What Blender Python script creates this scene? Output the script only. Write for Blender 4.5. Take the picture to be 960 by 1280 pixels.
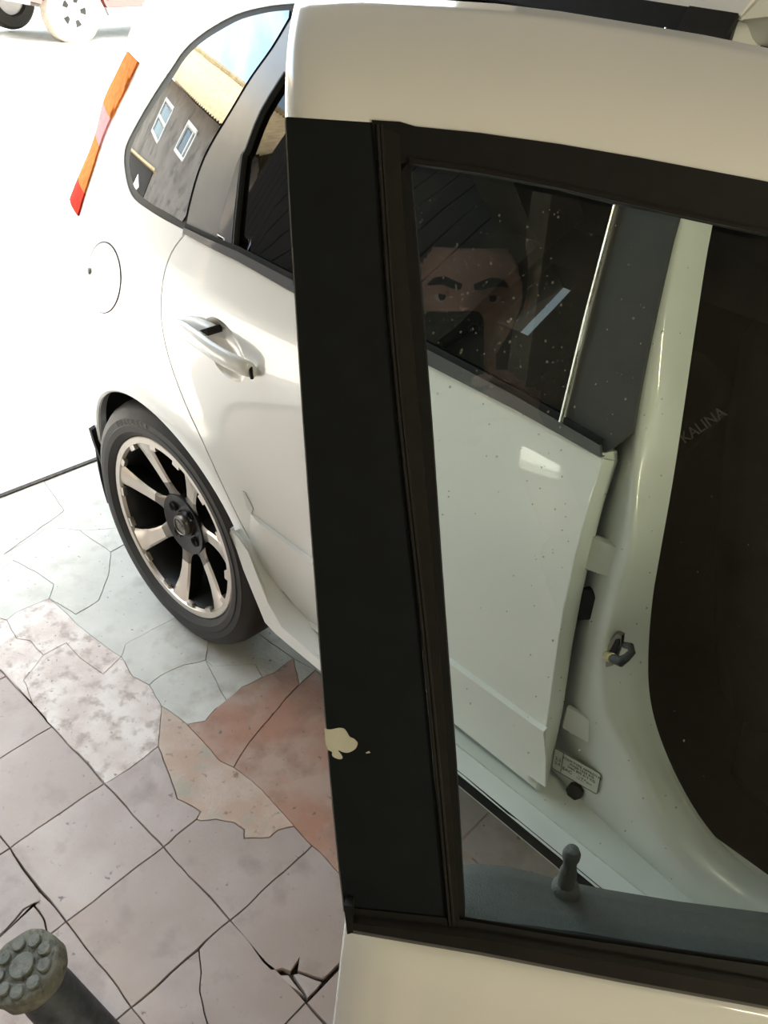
import bpy, bmesh, math, random
import numpy as np
from mathutils import Vector, Matrix, noise, geometry
PI = math.pi
random.seed(7)
for o in list(bpy.data.objects): bpy.data.objects.remove(o)
scn = bpy.context.scene
C = scn.collection
V = Vector

# ------------------------------------------------------------------ camera, sky, sun, exposure
# world frame: X = towards the front of the car, Y = into the car, Z = up, origin under the rear wheel
F = 1035.0
CAM = np.array([1.307, -0.784, 1.485])
ROT = np.array([[0.71520, 0.46076, -0.52560], [0.69486, -0.38719, 0.60608], [0.0760, -0.79871, -0.59690]])
u_, s_, v_ = np.linalg.svd(ROT); ROT = u_ @ v_
cam_d = bpy.data.cameras.new('camera'); cam = bpy.data.objects.new('camera', cam_d); C.objects.link(cam)
cam_d.sensor_width = 36; cam_d.lens = 36 * F / 1280; cam_d.clip_start = .01; cam_d.clip_end = 300
M4 = Matrix([[ROT[i][0], -ROT[i][1], -ROT[i][2], CAM[i]] for i in range(3)] + [[0, 0, 0, 1]])
cam.matrix_world = M4
scn.camera = cam
scn.view_settings.view_transform = 'Standard'; scn.view_settings.look = 'None'
scn.view_settings.gamma = 1; scn.view_settings.use_curve_mapping = False
scn.view_settings.exposure = 0.0

wd = bpy.data.worlds.new('sky'); scn.world = wd; wd.use_nodes = True
nt = wd.node_tree; nt.nodes.clear()
out = nt.nodes.new('ShaderNodeOutputWorld'); bg = nt.nodes.new('ShaderNodeBackground')
sky = nt.nodes.new('ShaderNodeTexSky'); sky.sky_type = 'NISHITA'; sky.sun_disc = False
sky.sun_elevation = math.radians(58); sky.sun_rotation = math.radians(140); sky.dust_density = 2.0
tc = nt.nodes.new('ShaderNodeTexCoord'); mp = nt.nodes.new('ShaderNodeMapping'); mp.inputs['Scale'].default_value = (1, 1, 2.4)
nz = nt.nodes.new('ShaderNodeTexNoise'); nz.inputs['Scale'].default_value = 3.2; nz.inputs['Detail'].default_value = 6
rmp = nt.nodes.new('ShaderNodeValToRGB'); rmp.color_ramp.elements[0].position = .42; rmp.color_ramp.elements[1].position = .66
rmp.color_ramp.elements[1].color = (.8, .8, .8, 1)
mx = nt.nodes.new('ShaderNodeMixRGB'); mx.inputs[2].default_value = (3.6, 3.55, 3.4, 1)
nt.links.new(tc.outputs['Generated'], mp.inputs['Vector']); nt.links.new(mp.outputs[0], nz.inputs['Vector'])
nt.links.new(nz.outputs['Fac'], rmp.inputs[0]); nt.links.new(rmp.outputs[0], mx.inputs[0])
nt.links.new(sky.outputs[0], mx.inputs[1]); wm = nt.nodes.new('ShaderNodeMixRGB'); wm.blend_type = 'MULTIPLY'; wm.inputs[0].default_value = 1; wm.inputs[2].default_value = (1.05, .98, .80, 1); nt.links.new(mx.outputs[0], wm.inputs[1]); nt.links.new(wm.outputs[0], bg.inputs['Color'])
bg.inputs['Strength'].default_value = 2.15
nt.links.new(bg.outputs[0], out.inputs[0])

sd = bpy.data.lights.new('sun', 'SUN'); sun = bpy.data.objects.new('sun', sd); C.objects.link(sun)
sd.energy = 29; sd.angle = math.radians(.6); sd.color = (1, .93, .82)
sun.rotation_euler = V((-.5, .62, -1.9)).to_track_quat('-Z', 'Y').to_euler()

# ------------------------------------------------------------------ pixel rays of the survey camera (used to measure points on real planes)
def ray(u, v):
    return ROT @ np.array([(u - 480) / F, (v - 640) / F, 1.0])
def proj(P):
    c = ROT.T @ (np.asarray(P, float) - CAM); return np.array([480 + F * c[0] / c[2], 640 + F * c[1] / c[2]])
def hit(u, v, n, d):
    n = np.asarray(n, float); r = ray(u, v); return CAM + r * ((d - CAM @ n) / (r @ n))
def yp(u, v, y): return V(hit(u, v, (0, 1, 0), y))
def zp(u, v, z): return V(hit(u, v, (0, 0, 1), z))
ND = ray(592, 412); ND /= np.linalg.norm(ND); DD = CAM @ ND + .45       # plane of the open front door's glass
NDv = V(ND)
E1 = V((-ND[0], 0, 0)); E1 = V((ND[1], -ND[0], 0)).normalized()             # along the door towards its hinges
E2 = (-NDv).cross(E1) if ((-NDv).cross(E1)).z > 0 else E1.cross(-NDv)
def dp(u, v, off=0.0): return V(hit(u, v, ND, DD + off))

# ------------------------------------------------------------------ materials
def nodes(name):
    m = bpy.data.materials.new(name); m.use_nodes = True
    n = m.node_tree; b = n.nodes['Principled BSDF']; return m, n, b
def S(b, **k):
    for a, v in k.items():
        a = a.replace('_', ' ')
        i = b.inputs.get(a) or b.inputs.get(a.title())
        if i is None: raise KeyError(a)
        i.default_value = v
def c4(c): return (c[0], c[1], c[2], 1)
def mat(name, col, rough=.5, metal=0., coat=0., spec=.5, var=.06, vscale=30., bump=0., bscale=200., coat_rough=.03):
    m, n, b = nodes(name)
    S(b, Base_Color=c4(col), Roughness=rough, Metallic=metal)
    b.inputs['Coat Weight'].default_value = coat; b.inputs['Coat Roughness'].default_value = coat_rough
    b.inputs['Specular IOR Level'].default_value = spec
    t = n.nodes.new('ShaderNodeTexCoord')
    if var:
        z = n.nodes.new('ShaderNodeTexNoise'); z.inputs['Scale'].default_value = vscale; z.inputs['Detail'].default_value = 5
        r = n.nodes.new('ShaderNodeValToRGB')
        r.color_ramp.elements[0].position = .3; r.color_ramp.elements[1].position = .7
        r.color_ramp.elements[0].color = c4([x * (1 - var) for x in col]); r.color_ramp.elements[1].color = c4([min(1, x * (1 + var)) for x in col])
        n.links.new(t.outputs['Object'], z.inputs['Vector']); n.links.new(z.outputs['Fac'], r.inputs[0]); n.links.new(r.outputs[0], b.inputs['Base Color'])
    if bump:
        z = n.nodes.new('ShaderNodeTexNoise'); z.inputs['Scale'].default_value = bscale; z.inputs['Detail'].default_value = 6
        bp = n.nodes.new('ShaderNodeBump'); bp.inputs['Strength'].default_value = bump; bp.inputs['Distance'].default_value = .002
        n.links.new(t.outputs['Object'], z.inputs['Vector']); n.links.new(z.outputs['Fac'], bp.inputs['Height']); n.links.new(bp.outputs[0], b.inputs['Normal'])
    return m
def stone(name, base, spots, rough=.6, bump=.5, sc=9.):
    """tile or cement: base colour with broad worn patches, fine specks and pits"""
    m, n, b = nodes(name); L = n.links.new
    t = n.nodes.new('ShaderNodeTexCoord')
    def noi(s, d=6, r=.55):
        z = n.nodes.new('ShaderNodeTexNoise'); z.inputs['Scale'].default_value = s; z.inputs['Detail'].default_value = d; z.inputs['Roughness'].default_value = r
        L(t.outputs['Object'], z.inputs['Vector']); return z
    prev = None; col = n.nodes.new('ShaderNodeRGB'); col.outputs[0].default_value = c4(base); prev = col.outputs[0]
    for i, (c, lo, hi, s) in enumerate(spots):
        z = noi(s); r = n.nodes.new('ShaderNodeMapRange'); r.inputs[1].default_value = lo; r.inputs[2].default_value = hi
        L(z.outputs['Fac'], r.inputs[0]); m_ = n.nodes.new('ShaderNodeMixRGB'); m_.inputs[2].default_value = c4(c)
        L(r.outputs[0], m_.inputs[0]); L(prev, m_.inputs[1]); prev = m_.outputs[0]
    L(prev, b.inputs['Base Color'])
    z = noi(120, 8, .7); z2 = noi(sc * 2, 5)
    ad = n.nodes.new('ShaderNodeMath'); ad.operation = 'ADD'; L(z.outputs['Fac'], ad.inputs[0]); L(z2.outputs['Fac'], ad.inputs[1])
    bp = n.nodes.new('ShaderNodeBump'); bp.inputs['Strength'].default_value = bump; bp.inputs['Distance'].default_value = .003
    L(ad.outputs[0], bp.inputs['Height']); L(bp.outputs[0], b.inputs['Normal'])
    S(b, Roughness=rough)
    return m
def glass_mat(name, tint, ior=1.5, rough=0.0):
    m = bpy.data.materials.new(name); m.use_nodes = True; n = m.node_tree; n.nodes.clear(); L = n.links.new
    o = n.nodes.new('ShaderNodeOutputMaterial'); mi = n.nodes.new('ShaderNodeMixShader'); fr = n.nodes.new('ShaderNodeFresnel'); fr.inputs[0].default_value = ior
    tr = n.nodes.new('ShaderNodeBsdfTransparent'); tr.inputs[0].default_value = c4(tint)
    gl = n.nodes.new('ShaderNodeBsdfGlossy'); gl.inputs['Roughness'].default_value = rough; gl.inputs['Color'].default_value = (1, 1, 1, 1)
    L(fr.outputs[0], mi.inputs[0]); L(tr.outputs[0], mi.inputs[1]); L(gl.outputs[0], mi.inputs[2]); L(mi.outputs[0], o.inputs[0])
    return m
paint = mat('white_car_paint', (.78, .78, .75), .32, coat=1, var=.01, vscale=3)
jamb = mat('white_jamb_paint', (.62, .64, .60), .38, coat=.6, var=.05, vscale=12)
tape = mat('black_door_tape', (.006, .008, .009), .5, var=.2, vscale=60, spec=.22)
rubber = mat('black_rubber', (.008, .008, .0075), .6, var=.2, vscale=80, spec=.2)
moulding = mat('black_waist_moulding', (.012, .011, .010), .42, var=.2, vscale=50, spec=.3)
darkplastic = mat('dark_interior_plastic', (.035, .037, .037), .6, var=.15, vscale=150, bump=.5, bscale=900)
cabin = mat('dark_cabin_fabric', (.006, .006, .0065), .9, spec=.08, var=.3, vscale=40)
cabinblue = mat('navy_seat_fabric', (.008, .013, .03), .9, spec=.1, var=.3, vscale=40)
greytrim = mat('satin_grey_frame_film', (.17, .165, .16), .28, var=.05, spec=.6, coat=.4, coat_rough=.2)
gloss_grey = mat('gloss_grey_trim', (.10, .10, .105), .12, var=.0, coat=1)
seal_grey = mat('grey_window_seal', (.035, .033, .030), .55, var=.1, spec=.2)
greytape = mat('grey_pillar_film', (.035, .036, .034), .5, var=.1)
gap = mat('dark_seam', (.01, .01, .01), .9, var=0)
tyre_m = mat('tyre_rubber', (.020, .018, .016), .62, var=.25, vscale=25, bump=.3, bscale=300)
paletyre = mat('pale_tyre', (.20, .18, .15), .8, var=.15, vscale=25)  # rubber lightened to carry the yard's glare on one tyre; also for sidewall letters
alloy = mat('machined_alloy', (.60, .54, .48), .36, metal=1, var=.03)
blackgloss = mat('gloss_black_wheel_paint', (.010, .009, .009), .35, var=0, spec=.35)
gunmetal = mat('gunmetal_hub', (.16, .14, .12), .3, metal=.8, var=.03)
steel = mat('dull_steel', (.3, .29, .26), .4, metal=1, var=.1)
chrome = mat('bright_chrome', (.8, .79, .75), .12, metal=1, var=0)
lamp_red = mat('red_lamp_lens', (.48, .03, .015), .7, spec=.02, var=.2, vscale=60)
lamp_or = mat('orange_lamp_lens', (.60, .17, .035), .7, spec=.02, var=.25, vscale=80)
lamp_pk = mat('pink_lamp_lens', (.62, .24, .25), .7, spec=.02, var=.1, vscale=80)
sticker_m = mat('clear_label_film', (.57, .58, .51), .35, var=.03, coat=.5)
ink = mat('label_ink', (.02, .02, .02), .6, var=0)
fadeink = mat('grey_seat_lettering', (.06, .06, .06), .7, var=0)
chip_m = mat('bare_paint_chip', (.50, .49, .40), .6, var=.06, vscale=90)
brass = mat('brass_roller', (.6, .5, .3), .35, metal=.7, var=.1)
maroon = mat('maroon_car_paint', (.11, .016, .014), .3, coat=1, var=.03)
silver = mat('silver_sill_paint', (.25, .25, .26), .35, metal=.4, coat=.5, var=.03)
tyl = stone('rose_floor_tile', (.37, .292, .258), [((.43, .36, .335), .45, .7, 4), ((.30, .232, .205), .55, .75, 14), ((.19, .15, .13), .66, .72, 60)], .38, .25)
tyl2 = stone('rose_floor_tile_worn', (.39, .31, .28), [((.47, .40, .375), .42, .65, 5), ((.30, .235, .21), .55, .75, 11), ((.17, .135, .12), .64, .70, 50)], .42, .35)
cem = stone('grey_cement', (.50, .485, .44), [((.62, .60, .55), .4, .65, 5), ((.40, .38, .33), .52, .72, 12), ((.22, .20, .17), .66, .72, 70)], .55, .5)
cem_warm = stone('scuffed_pale_cement', (0.65, 0.546, 0.501), [((0.806, 0.728, 0.689), .4, .6, 10), ((0.468, 0.377, 0.338), .5, .66, 30), ((0.26, 0.208, 0.182), .63, .70, 80)], .7, 1.0)
terra = stone('worn_terracotta', (0.413, 0.213, 0.144), [((0.45, 0.312, 0.25), .42, .6, 6), ((0.312, 0.175, 0.125), .5, .7, 13), ((0.188, 0.138, 0.112), .64, .7, 60)], .5, .4)
terra_pale = stone('terracotta_skim_patch', (0.5, 0.35, 0.269), [((0.562, 0.438, 0.362), .4, .6, 12), ((0.375, 0.375, 0.312), .55, .68, 7), ((0.25, 0.175, 0.138), .62, .7, 45)], .65, .8)
joint = mat('dirt_joint', (.06, .05, .042), .95, var=.4, vscale=60)
yard = stone('bright_concrete_yard', (.60, .575, .53), [((.68, .66, .62), .4, .65, 2), ((.5, .47, .42), .55, .7, 7)], .85, .4)
wall_m = stone('dim_garage_plaster', (.10, .088, .070), [((.13, .115, .09), .4, .65, 2), ((.07, .06, .045), .55, .7, 4)], .9, .4)
ceil_m = stone('dark_board_ceiling', (.09, .08, .066), [((.12, .105, .085), .4, .65, 2)], .9, .3)
render_m = stone('grey_brown_render', (.20, .175, .15), [((.25, .22, .19), .4, .6, 1.5), ((.14, .125, .11), .52, .66, 2.5)], .9, .8, 3)
roof_m = mat('sand_corrugated_sheet', (.62, .48, .27), .6, var=.2, vscale=5)
frame_w = mat('white_window_frame', (.8, .78, .73), .5, var=.03)
pane_m = mat('house_window_pane', (.10, .13, .16), .06, var=.2, vscale=4, coat=1)
wood = mat('reflection_block_timber', (.022, .017, .013), .7, var=.3, vscale=10)
skin = mat('skin', (.62, .38, .28), .5, var=.08, vscale=25)
hair_m = mat('dark_short_hair', (.012, .010, .009), .8, var=.5, vscale=200, bump=.8, bscale=400)
lips_m = mat('lips', (.40, .17, .14), .5, var=.05)
eye_m = mat('eyeball', (.7, .68, .65), .2, var=0)
iris_m = mat('dark_iris', (.03, .018, .01), .2, var=0)
shirt_m = mat('dark_striped_shirt', (.03, .03, .034), .9, var=.2, vscale=60)
jeans = mat('dark_trousers', (.02, .025, .04), .9, var=.2, vscale=60)
phone_m = mat('black_phone_shell', (.010, .010, .011), .22, var=0, coat=.5)
pad_rub = stone('dusty_rubber', (.105, .105, .085), [((.16, .155, .125), .42, .62, 60), ((.05, .05, .042), .55, .7, 90)], .8, .8, 60)
stud_rub = stone('dusty_rubber_stud', (.13, .14, .125), [((.18, .185, .165), .42, .62, 50), ((.08, .085, .075), .55, .7, 90)], .75, .6, 60)
post_m = mat('worn_blue_black_steel', (.045, .052, .062), .5, metal=.3, var=.4, vscale=60, bump=.4)
pipe_m = mat('grey_painted_pipe', (.40, .39, .33), .6, var=.15, vscale=15)
fill_glow = bpy.data.materials.new('fill_tube_glow'); fill_glow.use_nodes = True
fill_glow.node_tree.nodes['Principled BSDF'].inputs['Emission Color'].default_value = (1, .93, .78, 1)
fill_glow.node_tree.nodes['Principled BSDF'].inputs['Emission Strength'].default_value = 30
glass_door = glass_mat('green_tinted_glass', (.87, .98, .955), 1.5)
glass_back = glass_mat('clear_inner_face', (.98, .99, .98), 1.001)
glass_dark = mat('dark_tinted_glass', (.005, .005, .005), .015, var=0, spec=.30)
glass_quarter = mat('mirror_tint_glass', (.20, .21, .23), .008, metal=1, var=0)
spot_m = mat('dried_water_spots', (.30, .30, .27), .9, var=0); spot_m.node_tree.nodes['Principled BSDF'].inputs['Alpha'].default_value = .42
brake = mat('brake_disc', (.22, .2, .18), .45, metal=1, var=.1)

# ------------------------------------------------------------------ object helpers
def tag(o, label=None, cat=None, group=None, kind=None):
    if label: o['label'] = label
    if cat: o['category'] = cat
    if group: o['group'] = group
    if kind: o['kind'] = kind
    return o
def thing(name, label, cat, loc=(0, 0, 0), group=None):
    o = bpy.data.objects.new(name, None); o.empty_display_size = .05; C.objects.link(o); o.location = loc
    return tag(o, label, cat, group)
def world_loc(p):
    l = V((0, 0, 0))
    while p is not None:
        l = l + p.location; p = p.parent
    return l
def link(name, me, m, parent=None, at=None):
    """link a mesh built in world coordinates; `at` moves its origin"""
    org = V(at) if at is not None else V((0, 0, 0))
    o = bpy.data.objects.new(name, me); C.objects.link(o)
    if at is not None: me.transform(Matrix.Translation(-org))
    if m is not None and not me.materials: me.materials.append(m)
    o.location = org - (world_loc(parent) if parent else V((0, 0, 0)))
    o.parent = parent
    return o
def mk(name, vs, fs, m, parent=None, smooth=True, sharp=40, at=None):
    me = bpy.data.meshes.new(name); me.from_pydata([tuple(v) for v in vs], [], fs); me.validate(); me.update()
    bm = bmesh.new(); bm.from_mesh(me); bmesh.ops.recalc_face_normals(bm, faces=bm.faces); bm.to_mesh(me); bm.free()
    if smooth:
        me.shade_smooth(); me.set_sharp_from_angle(angle=math.radians(sharp))
    return link(name, me, m, parent, at)
class MB:
    def __init__(s): s.v = []; s.f = []
    def add(s, vs, fs):
        k = len(s.v); s.v += [V(v) for v in vs]; s.f += [[i + k for i in f] for f in fs]
    def box(s, c, size, R=None):
        c = V(c); R = R or Matrix.Identity(3); x, y, z = [a / 2 for a in size]
        vs = [c + R @ V((a * x, b * y, d * z)) for a in (-1, 1) for b in (-1, 1) for d in (-1, 1)]
        s.add(vs, [(0, 1, 3, 2), (4, 6, 7, 5), (0, 4, 5, 1), (2, 3, 7, 6), (0, 2, 6, 4), (1, 5, 7, 3)])
    def prism(s, pts, d):
        d = V(d); n = len(pts); pts = [V(p) for p in pts]
        s.add(pts + [p + d for p in pts], [list(range(n))[::-1], list(range(n, 2 * n))] + [[i, (i + 1) % n, n + (i + 1) % n, n + i] for i in range(n)])
    def tube(s, pts, r, k=8, closed=False, cap=True):
        pts = [V(p) for p in pts]; n = len(pts); rr = r if isinstance(r, (list, tuple)) else [r] * n
        up = None; rings = []
        for i, p in enumerate(pts):
            a = pts[(i - 1) % n] if (i > 0 or closed) else p; b = pts[(i + 1) % n] if (i < n - 1 or closed) else p
            t = (b - a).normalized()
            if up is None: up = t.orthogonal().normalized()
            up = (up - t * up.dot(t)).normalized(); w = t.cross(up)
            rings.append([p + (up * math.cos(2 * PI * j / k) + w * math.sin(2 * PI * j / k)) * rr[i] for j in range(k)])
        vs = [q for g in rings for q in g]; fs = []
        for i in range(n if closed else n - 1):
            for j in range(k):
                a = i * k; b = ((i + 1) % n) * k; fs.append((a + j, a + (j + 1) % k, b + (j + 1) % k, b + j))
        if cap and not closed: fs += [list(range(k))[::-1], [(n - 1) * k + j for j in range(k)]]
        s.add(vs, fs)
    def lathe(s, prof, o, ax, k=48, closed=False):
        """prof = [(radius, distance along axis)]"""
        o = V(o); ax = V(ax).normalized(); u = ax.orthogonal().normalized(); w = ax.cross(u); vs = []; fs = []; n = len(prof)
        for (r, h) in prof:
            for j in range(k):
                a = 2 * PI * j / k; vs.append(o + ax * h + (u * math.cos(a) + w * math.sin(a)) * r)
        for i in range(n if closed else n - 1):
            for j in range(k):
                a = i * k; b = ((i + 1) % n) * k; fs.append((a + j, a + (j + 1) % k, b + (j + 1) % k, b + j))
        if not closed: fs += [list(range(k))[::-1], [(n - 1) * k + j for j in range(k)]]
        s.add(vs, fs)
    def sheet(s, rows, t):
        """grid of points made solid: thickness vector t (or function of the point index)"""
        R, K = len(rows), len(rows[0]); top = [V(p) for r in rows for p in r]
        T = t if callable(t) else (lambda i, j: V(t))
        bot = [V(rows[i][j]) + T(i, j) for i in range(R) for j in range(K)]
        N = R * K; fs = []
        for i in range(R - 1):
            for j in range(K - 1):
                a = i * K + j; fs.append((a, a + 1, a + K + 1, a + K)); fs.append((N + a, N + a + K, N + a + K + 1, N + a + 1))
        for i in range(R - 1):
            a = i * K; fs.append((a, a + K, N + a + K, N + a)); a += K - 1; fs.append((a, N + a, N + a + K, a + K))
        for j in range(K - 1):
            a = j; fs.append((a, N + a, N + a + 1, a + 1)); a = (R - 1) * K + j; fs.append((a, a + 1, N + a + 1, N + a))
        s.add(top + bot, fs)
    def build(s, name, m, parent=None, smooth=True, sharp=40, at=None): return mk(name, s.v, s.f, m, parent, smooth, sharp, at)
def smooth_line(pts, per=6):
    """Catmull-Rom through points"""
    pts = [V(p) for p in pts]; out_ = []
    for i in range(len(pts) - 1):
        a = pts[max(i - 1, 0)]; b = pts[i]; c = pts[i + 1]; d = pts[min(i + 2, len(pts) - 1)]
        for k in range(per):
            t = k / per
            out_.append(.5 * ((2 * b) + (c - a) * t + (2 * a - 5 * b + 4 * c - d) * t * t + (3 * b - a - 3 * c + d) * t ** 3))
    out_.append(pts[-1]); return out_
def sp(pts, per=6): return [(p[0], p[1]) for p in smooth_line([(a, b, 0) for a, b in pts], per)]

# ------------------------------------------------------------------ the shape of the car's side, y as a function of (s, z)
def sst(a, b, x):
    t = min(1, max(0, (x - a) / (b - a))); return t * t * (3 - 2 * t)
def interp(x, xs, ys):
    if x <= xs[0]: return ys[0]
    if x >= xs[-1]: return ys[-1]
    for i in range(len(xs) - 1):
        if x <= xs[i + 1]: break
    L_ = len(xs)
    def m(k):
        if k == 0: return (ys[1] - ys[0]) / (xs[1] - xs[0])
        if k == L_ - 1: return (ys[-1] - ys[-2]) / (xs[-1] - xs[-2])
        return (ys[k + 1] - ys[k - 1]) / (xs[k + 1] - xs[k - 1])
    h = xs[i + 1] - xs[i]; t = (x - xs[i]) / h
    return (2 * t ** 3 - 3 * t * t + 1) * ys[i] + (t ** 3 - 2 * t * t + t) * h * m(i) + (-2 * t ** 3 + 3 * t * t) * ys[i + 1] + (t ** 3 - t * t) * h * m(i + 1)
PZ = [.15, .25, .35, .5, .65, .78, .9, .98, 1.04, 1.15, 1.25, 1.35, 1.42, 1.46, 1.49]
PY = [.05, .025, .01, 0, -.012, -.018, -.010, .006, .030, .085, .14, .198, .245, .30, .42]
RZ = [.3, .5, .8, .95, 1.1, 1.25, 1.4, 1.5]
RX = [-.72, -.80, -.86, -.865, -.80, -.65, -.46, -.36]
CZ = [.3, .5, .8, .95, 1.1, 1.25]; CR_ = [.28, .36, .42, .38, .28, .22]
def srear(z): rc = interp(z, CZ, CR_); return interp(z, RZ, RX) + rc - rc * PI / 2 - .05
def body(s, z, off=0.0):
    y = interp(z, PZ, PY); w = .25 + .75 * sst(.68, 1.02, z); rc = interp(z, CZ, CR_); xs = interp(z, RZ, RX) + rc
    if s < xs:
        ph = (xs - s) / rc
        if ph < PI / 2: x = xs - rc * math.sin(ph); y += rc * (1 - math.cos(ph))
        else: x = xs - rc; y += rc + (ph - PI / 2) * rc
    else: x = s
    if x < .3: y += w * (.3 - x) ** 2 / 3.2
    if z < 1: y -= .03 * math.exp(-((math.hypot(x, z - .30) - .345) / .09) ** 2) * sst(-.5, -.2, x)
    p = V((x, y, z))
    if off: p += nrm(s, z) * off
    return p
def nrm(s, z, h=2e-3):
    return (body(s + h, z) - body(s - h, z)).cross(body(s, z + h) - body(s, z - h)).normalized()
def inv(u, v, s0=.2, z0=.9):
    p = np.array([s0, z0]); h = 1e-4
    for _ in range(60):
        q = proj(body(*p)); e = np.array([u, v]) - q
        if abs(e).max() < .02: break
        J = np.stack([(proj(body(p[0] + h, p[1])) - q) / h, (proj(body(p[0], p[1] + h)) - q) / h], 1)
        d = np.linalg.lstsq(J, e, rcond=None)[0]; L_ = np.linalg.norm(d)
        if L_ > .08: d *= .08 / L_
        p = p + d
    return (float(p[0]), float(p[1]))
def on(pts, s0=.2, z0=.9):
    o_ = []
    for p in pts:
        q = inv(p[0], p[1], s0, z0); o_.append(q); s0, z0 = q
    return o_
def inpoly(x, y, P):
    c = False; j = len(P) - 1
    for i in range(len(P)):
        if (P[i][1] > y) != (P[j][1] > y) and x < (P[j][0] - P[i][0]) * (y - P[i][1]) / (P[j][1] - P[i][1]) + P[i][0]: c = not c
        j = i
    return c
def resample(P, step):
    out_ = []
    for i in range(len(P)):
        a = P[i]; b = P[(i + 1) % len(P)]; L_ = math.hypot(b[0] - a[0], b[1] - a[1]); n = max(1, int(math.ceil(L_ / step)))
        for k in range(n): out_.append((a[0] + (b[0] - a[0]) * k / n, a[1] + (b[1] - a[1]) * k / n))
    return out_
def sdist(p, segs):
    best = 9
    for (ax, ay, bx, by) in segs:
        dx, dy = bx - ax, by - ay; L2 = dx * dx + dy * dy or 1e-12; t = max(0, min(1, ((p[0] - ax) * dx + (p[1] - ay) * dy) / L2))
        d = (p[0] - ax - t * dx) ** 2 + (p[1] - ay - t * dy) ** 2
        if d < best: best = d
    return math.sqrt(best)
def panel(name, poly, m, parent, thick=.004, holes=(), step=.03, off=0.0, fn=None, back=None):
    """a sheet-metal or glass panel cut to an outline in (s,z) and laid on the body surface, with true thickness"""
    fn = fn or (lambda s, z: body(s, z)); loops = [resample(poly, step * .7)] + [resample(h, step * .5) for h in holes]
    vs = []; es = []
    for L_ in loops:
        k = len(vs); vs += L_; es += [(k + i, k + (i + 1) % len(L_)) for i in range(len(L_))]
    segs = np.array([(vs[a][0], vs[a][1], vs[b][0], vs[b][1]) for a, b in es]); d = segs[:, 2:] - segs[:, :2]; L2 = np.maximum((d ** 2).sum(1), 1e-12)
    xs = [p[0] for p in poly]; zs = [p[1] for p in poly]
    x = min(xs) + step / 2
    while x < max(xs):
        z = min(zs) + step / 2
        while z < max(zs):
            if inpoly(x, z, poly) and not any(inpoly(x, z, h) for h in holes):
                q = np.array([x, z]) - segs[:, :2]; t = np.clip((q * d).sum(1) / L2, 0, 1); r = q - d * t[:, None]
                if (r ** 2).sum(1).min() > (step * .4) ** 2: vs.append((x, z))
            z += step
        x += step
    res = geometry.delaunay_2d_cdt([V(v) for v in vs], es, [], 0, 1e-6)
    P2 = [(v[0], v[1]) for v in res[0]]; tris = []
    for f in res[2]:
        cx_ = sum(P2[i][0] for i in f) / 3; cz_ = sum(P2[i][1] for i in f) / 3
        if inpoly(cx_, cz_, loops[0]) and not any(inpoly(cx_, cz_, h) for h in loops[1:]): tris.append(list(f))
    nn = []; pp = []
    for (a, b) in P2:
        h = 2e-3; n_ = (fn(a + h, b) - fn(a - h, b)).cross(fn(a, b + h) - fn(a, b - h)).normalized(); nn.append(n_); pp.append(fn(a, b) + n_ * off)
    N = len(pp); F_ = []; mi = []; NL = []
    for f in tris:
        a, b, c = f
        if (pp[b] - pp[a]).cross(pp[c] - pp[a]).dot(nn[a] + nn[b] + nn[c]) < 0: f = [a, c, b]
        F_.append(tuple(f)); mi.append(0); NL += [nn[i] for i in f]
    cnt = {}
    for f in F_[:]:
        for i in range(3):
            e = (f[i], f[(i + 1) % 3]); cnt[e] = 1
    for f in list(F_):
        g = (f[2] + N, f[1] + N, f[0] + N); F_.append(g); mi.append(1); NL += [-nn[i - N] for i in g]
    for (a, b) in list(cnt):
        if (b, a) not in cnt:
            F_.append((b, a, a + N, b + N)); mi.append(1)
            q = (pp[a] - pp[b]).cross(-nn[b]).normalized(); NL += [q] * 4
    me = bpy.data.meshes.new(name); me.from_pydata([tuple(p) for p in pp] + [tuple(pp[i] - nn[i] * thick) for i in range(N)], [], F_)
    me.materials.append(m); 
    if back: me.materials.append(back)
    me.polygons.foreach_set('material_index', mi if back else [0] * len(mi)); me.shade_smooth()
    me.normals_split_custom_set([tuple(n_) for n_ in NL])
    return link(name, me, None, parent)
def ribbon(name, pts, w, m, parent, off=.001, t=.002):
    """narrow strip laid on the body along (s,z) points, width w"""
    rows = [[], []]
    for i, p in enumerate(pts):
        a = pts[max(0, i - 1)]; b = pts[min(len(pts) - 1, i + 1)]; L_ = math.hypot(b[0] - a[0], b[1] - a[1]) or 1; nx, nz_ = -(b[1] - a[1]) / L_, (b[0] - a[0]) / L_
        rows[0].append(body(p[0] + nx * w / 2, p[1] + nz_ * w / 2, off)); rows[1].append(body(p[0] - nx * w / 2, p[1] - nz_ * w / 2, off))
    b_ = MB(); b_.sheet(rows, V((0, t, 0))); return b_.build(name, m, parent)

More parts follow.
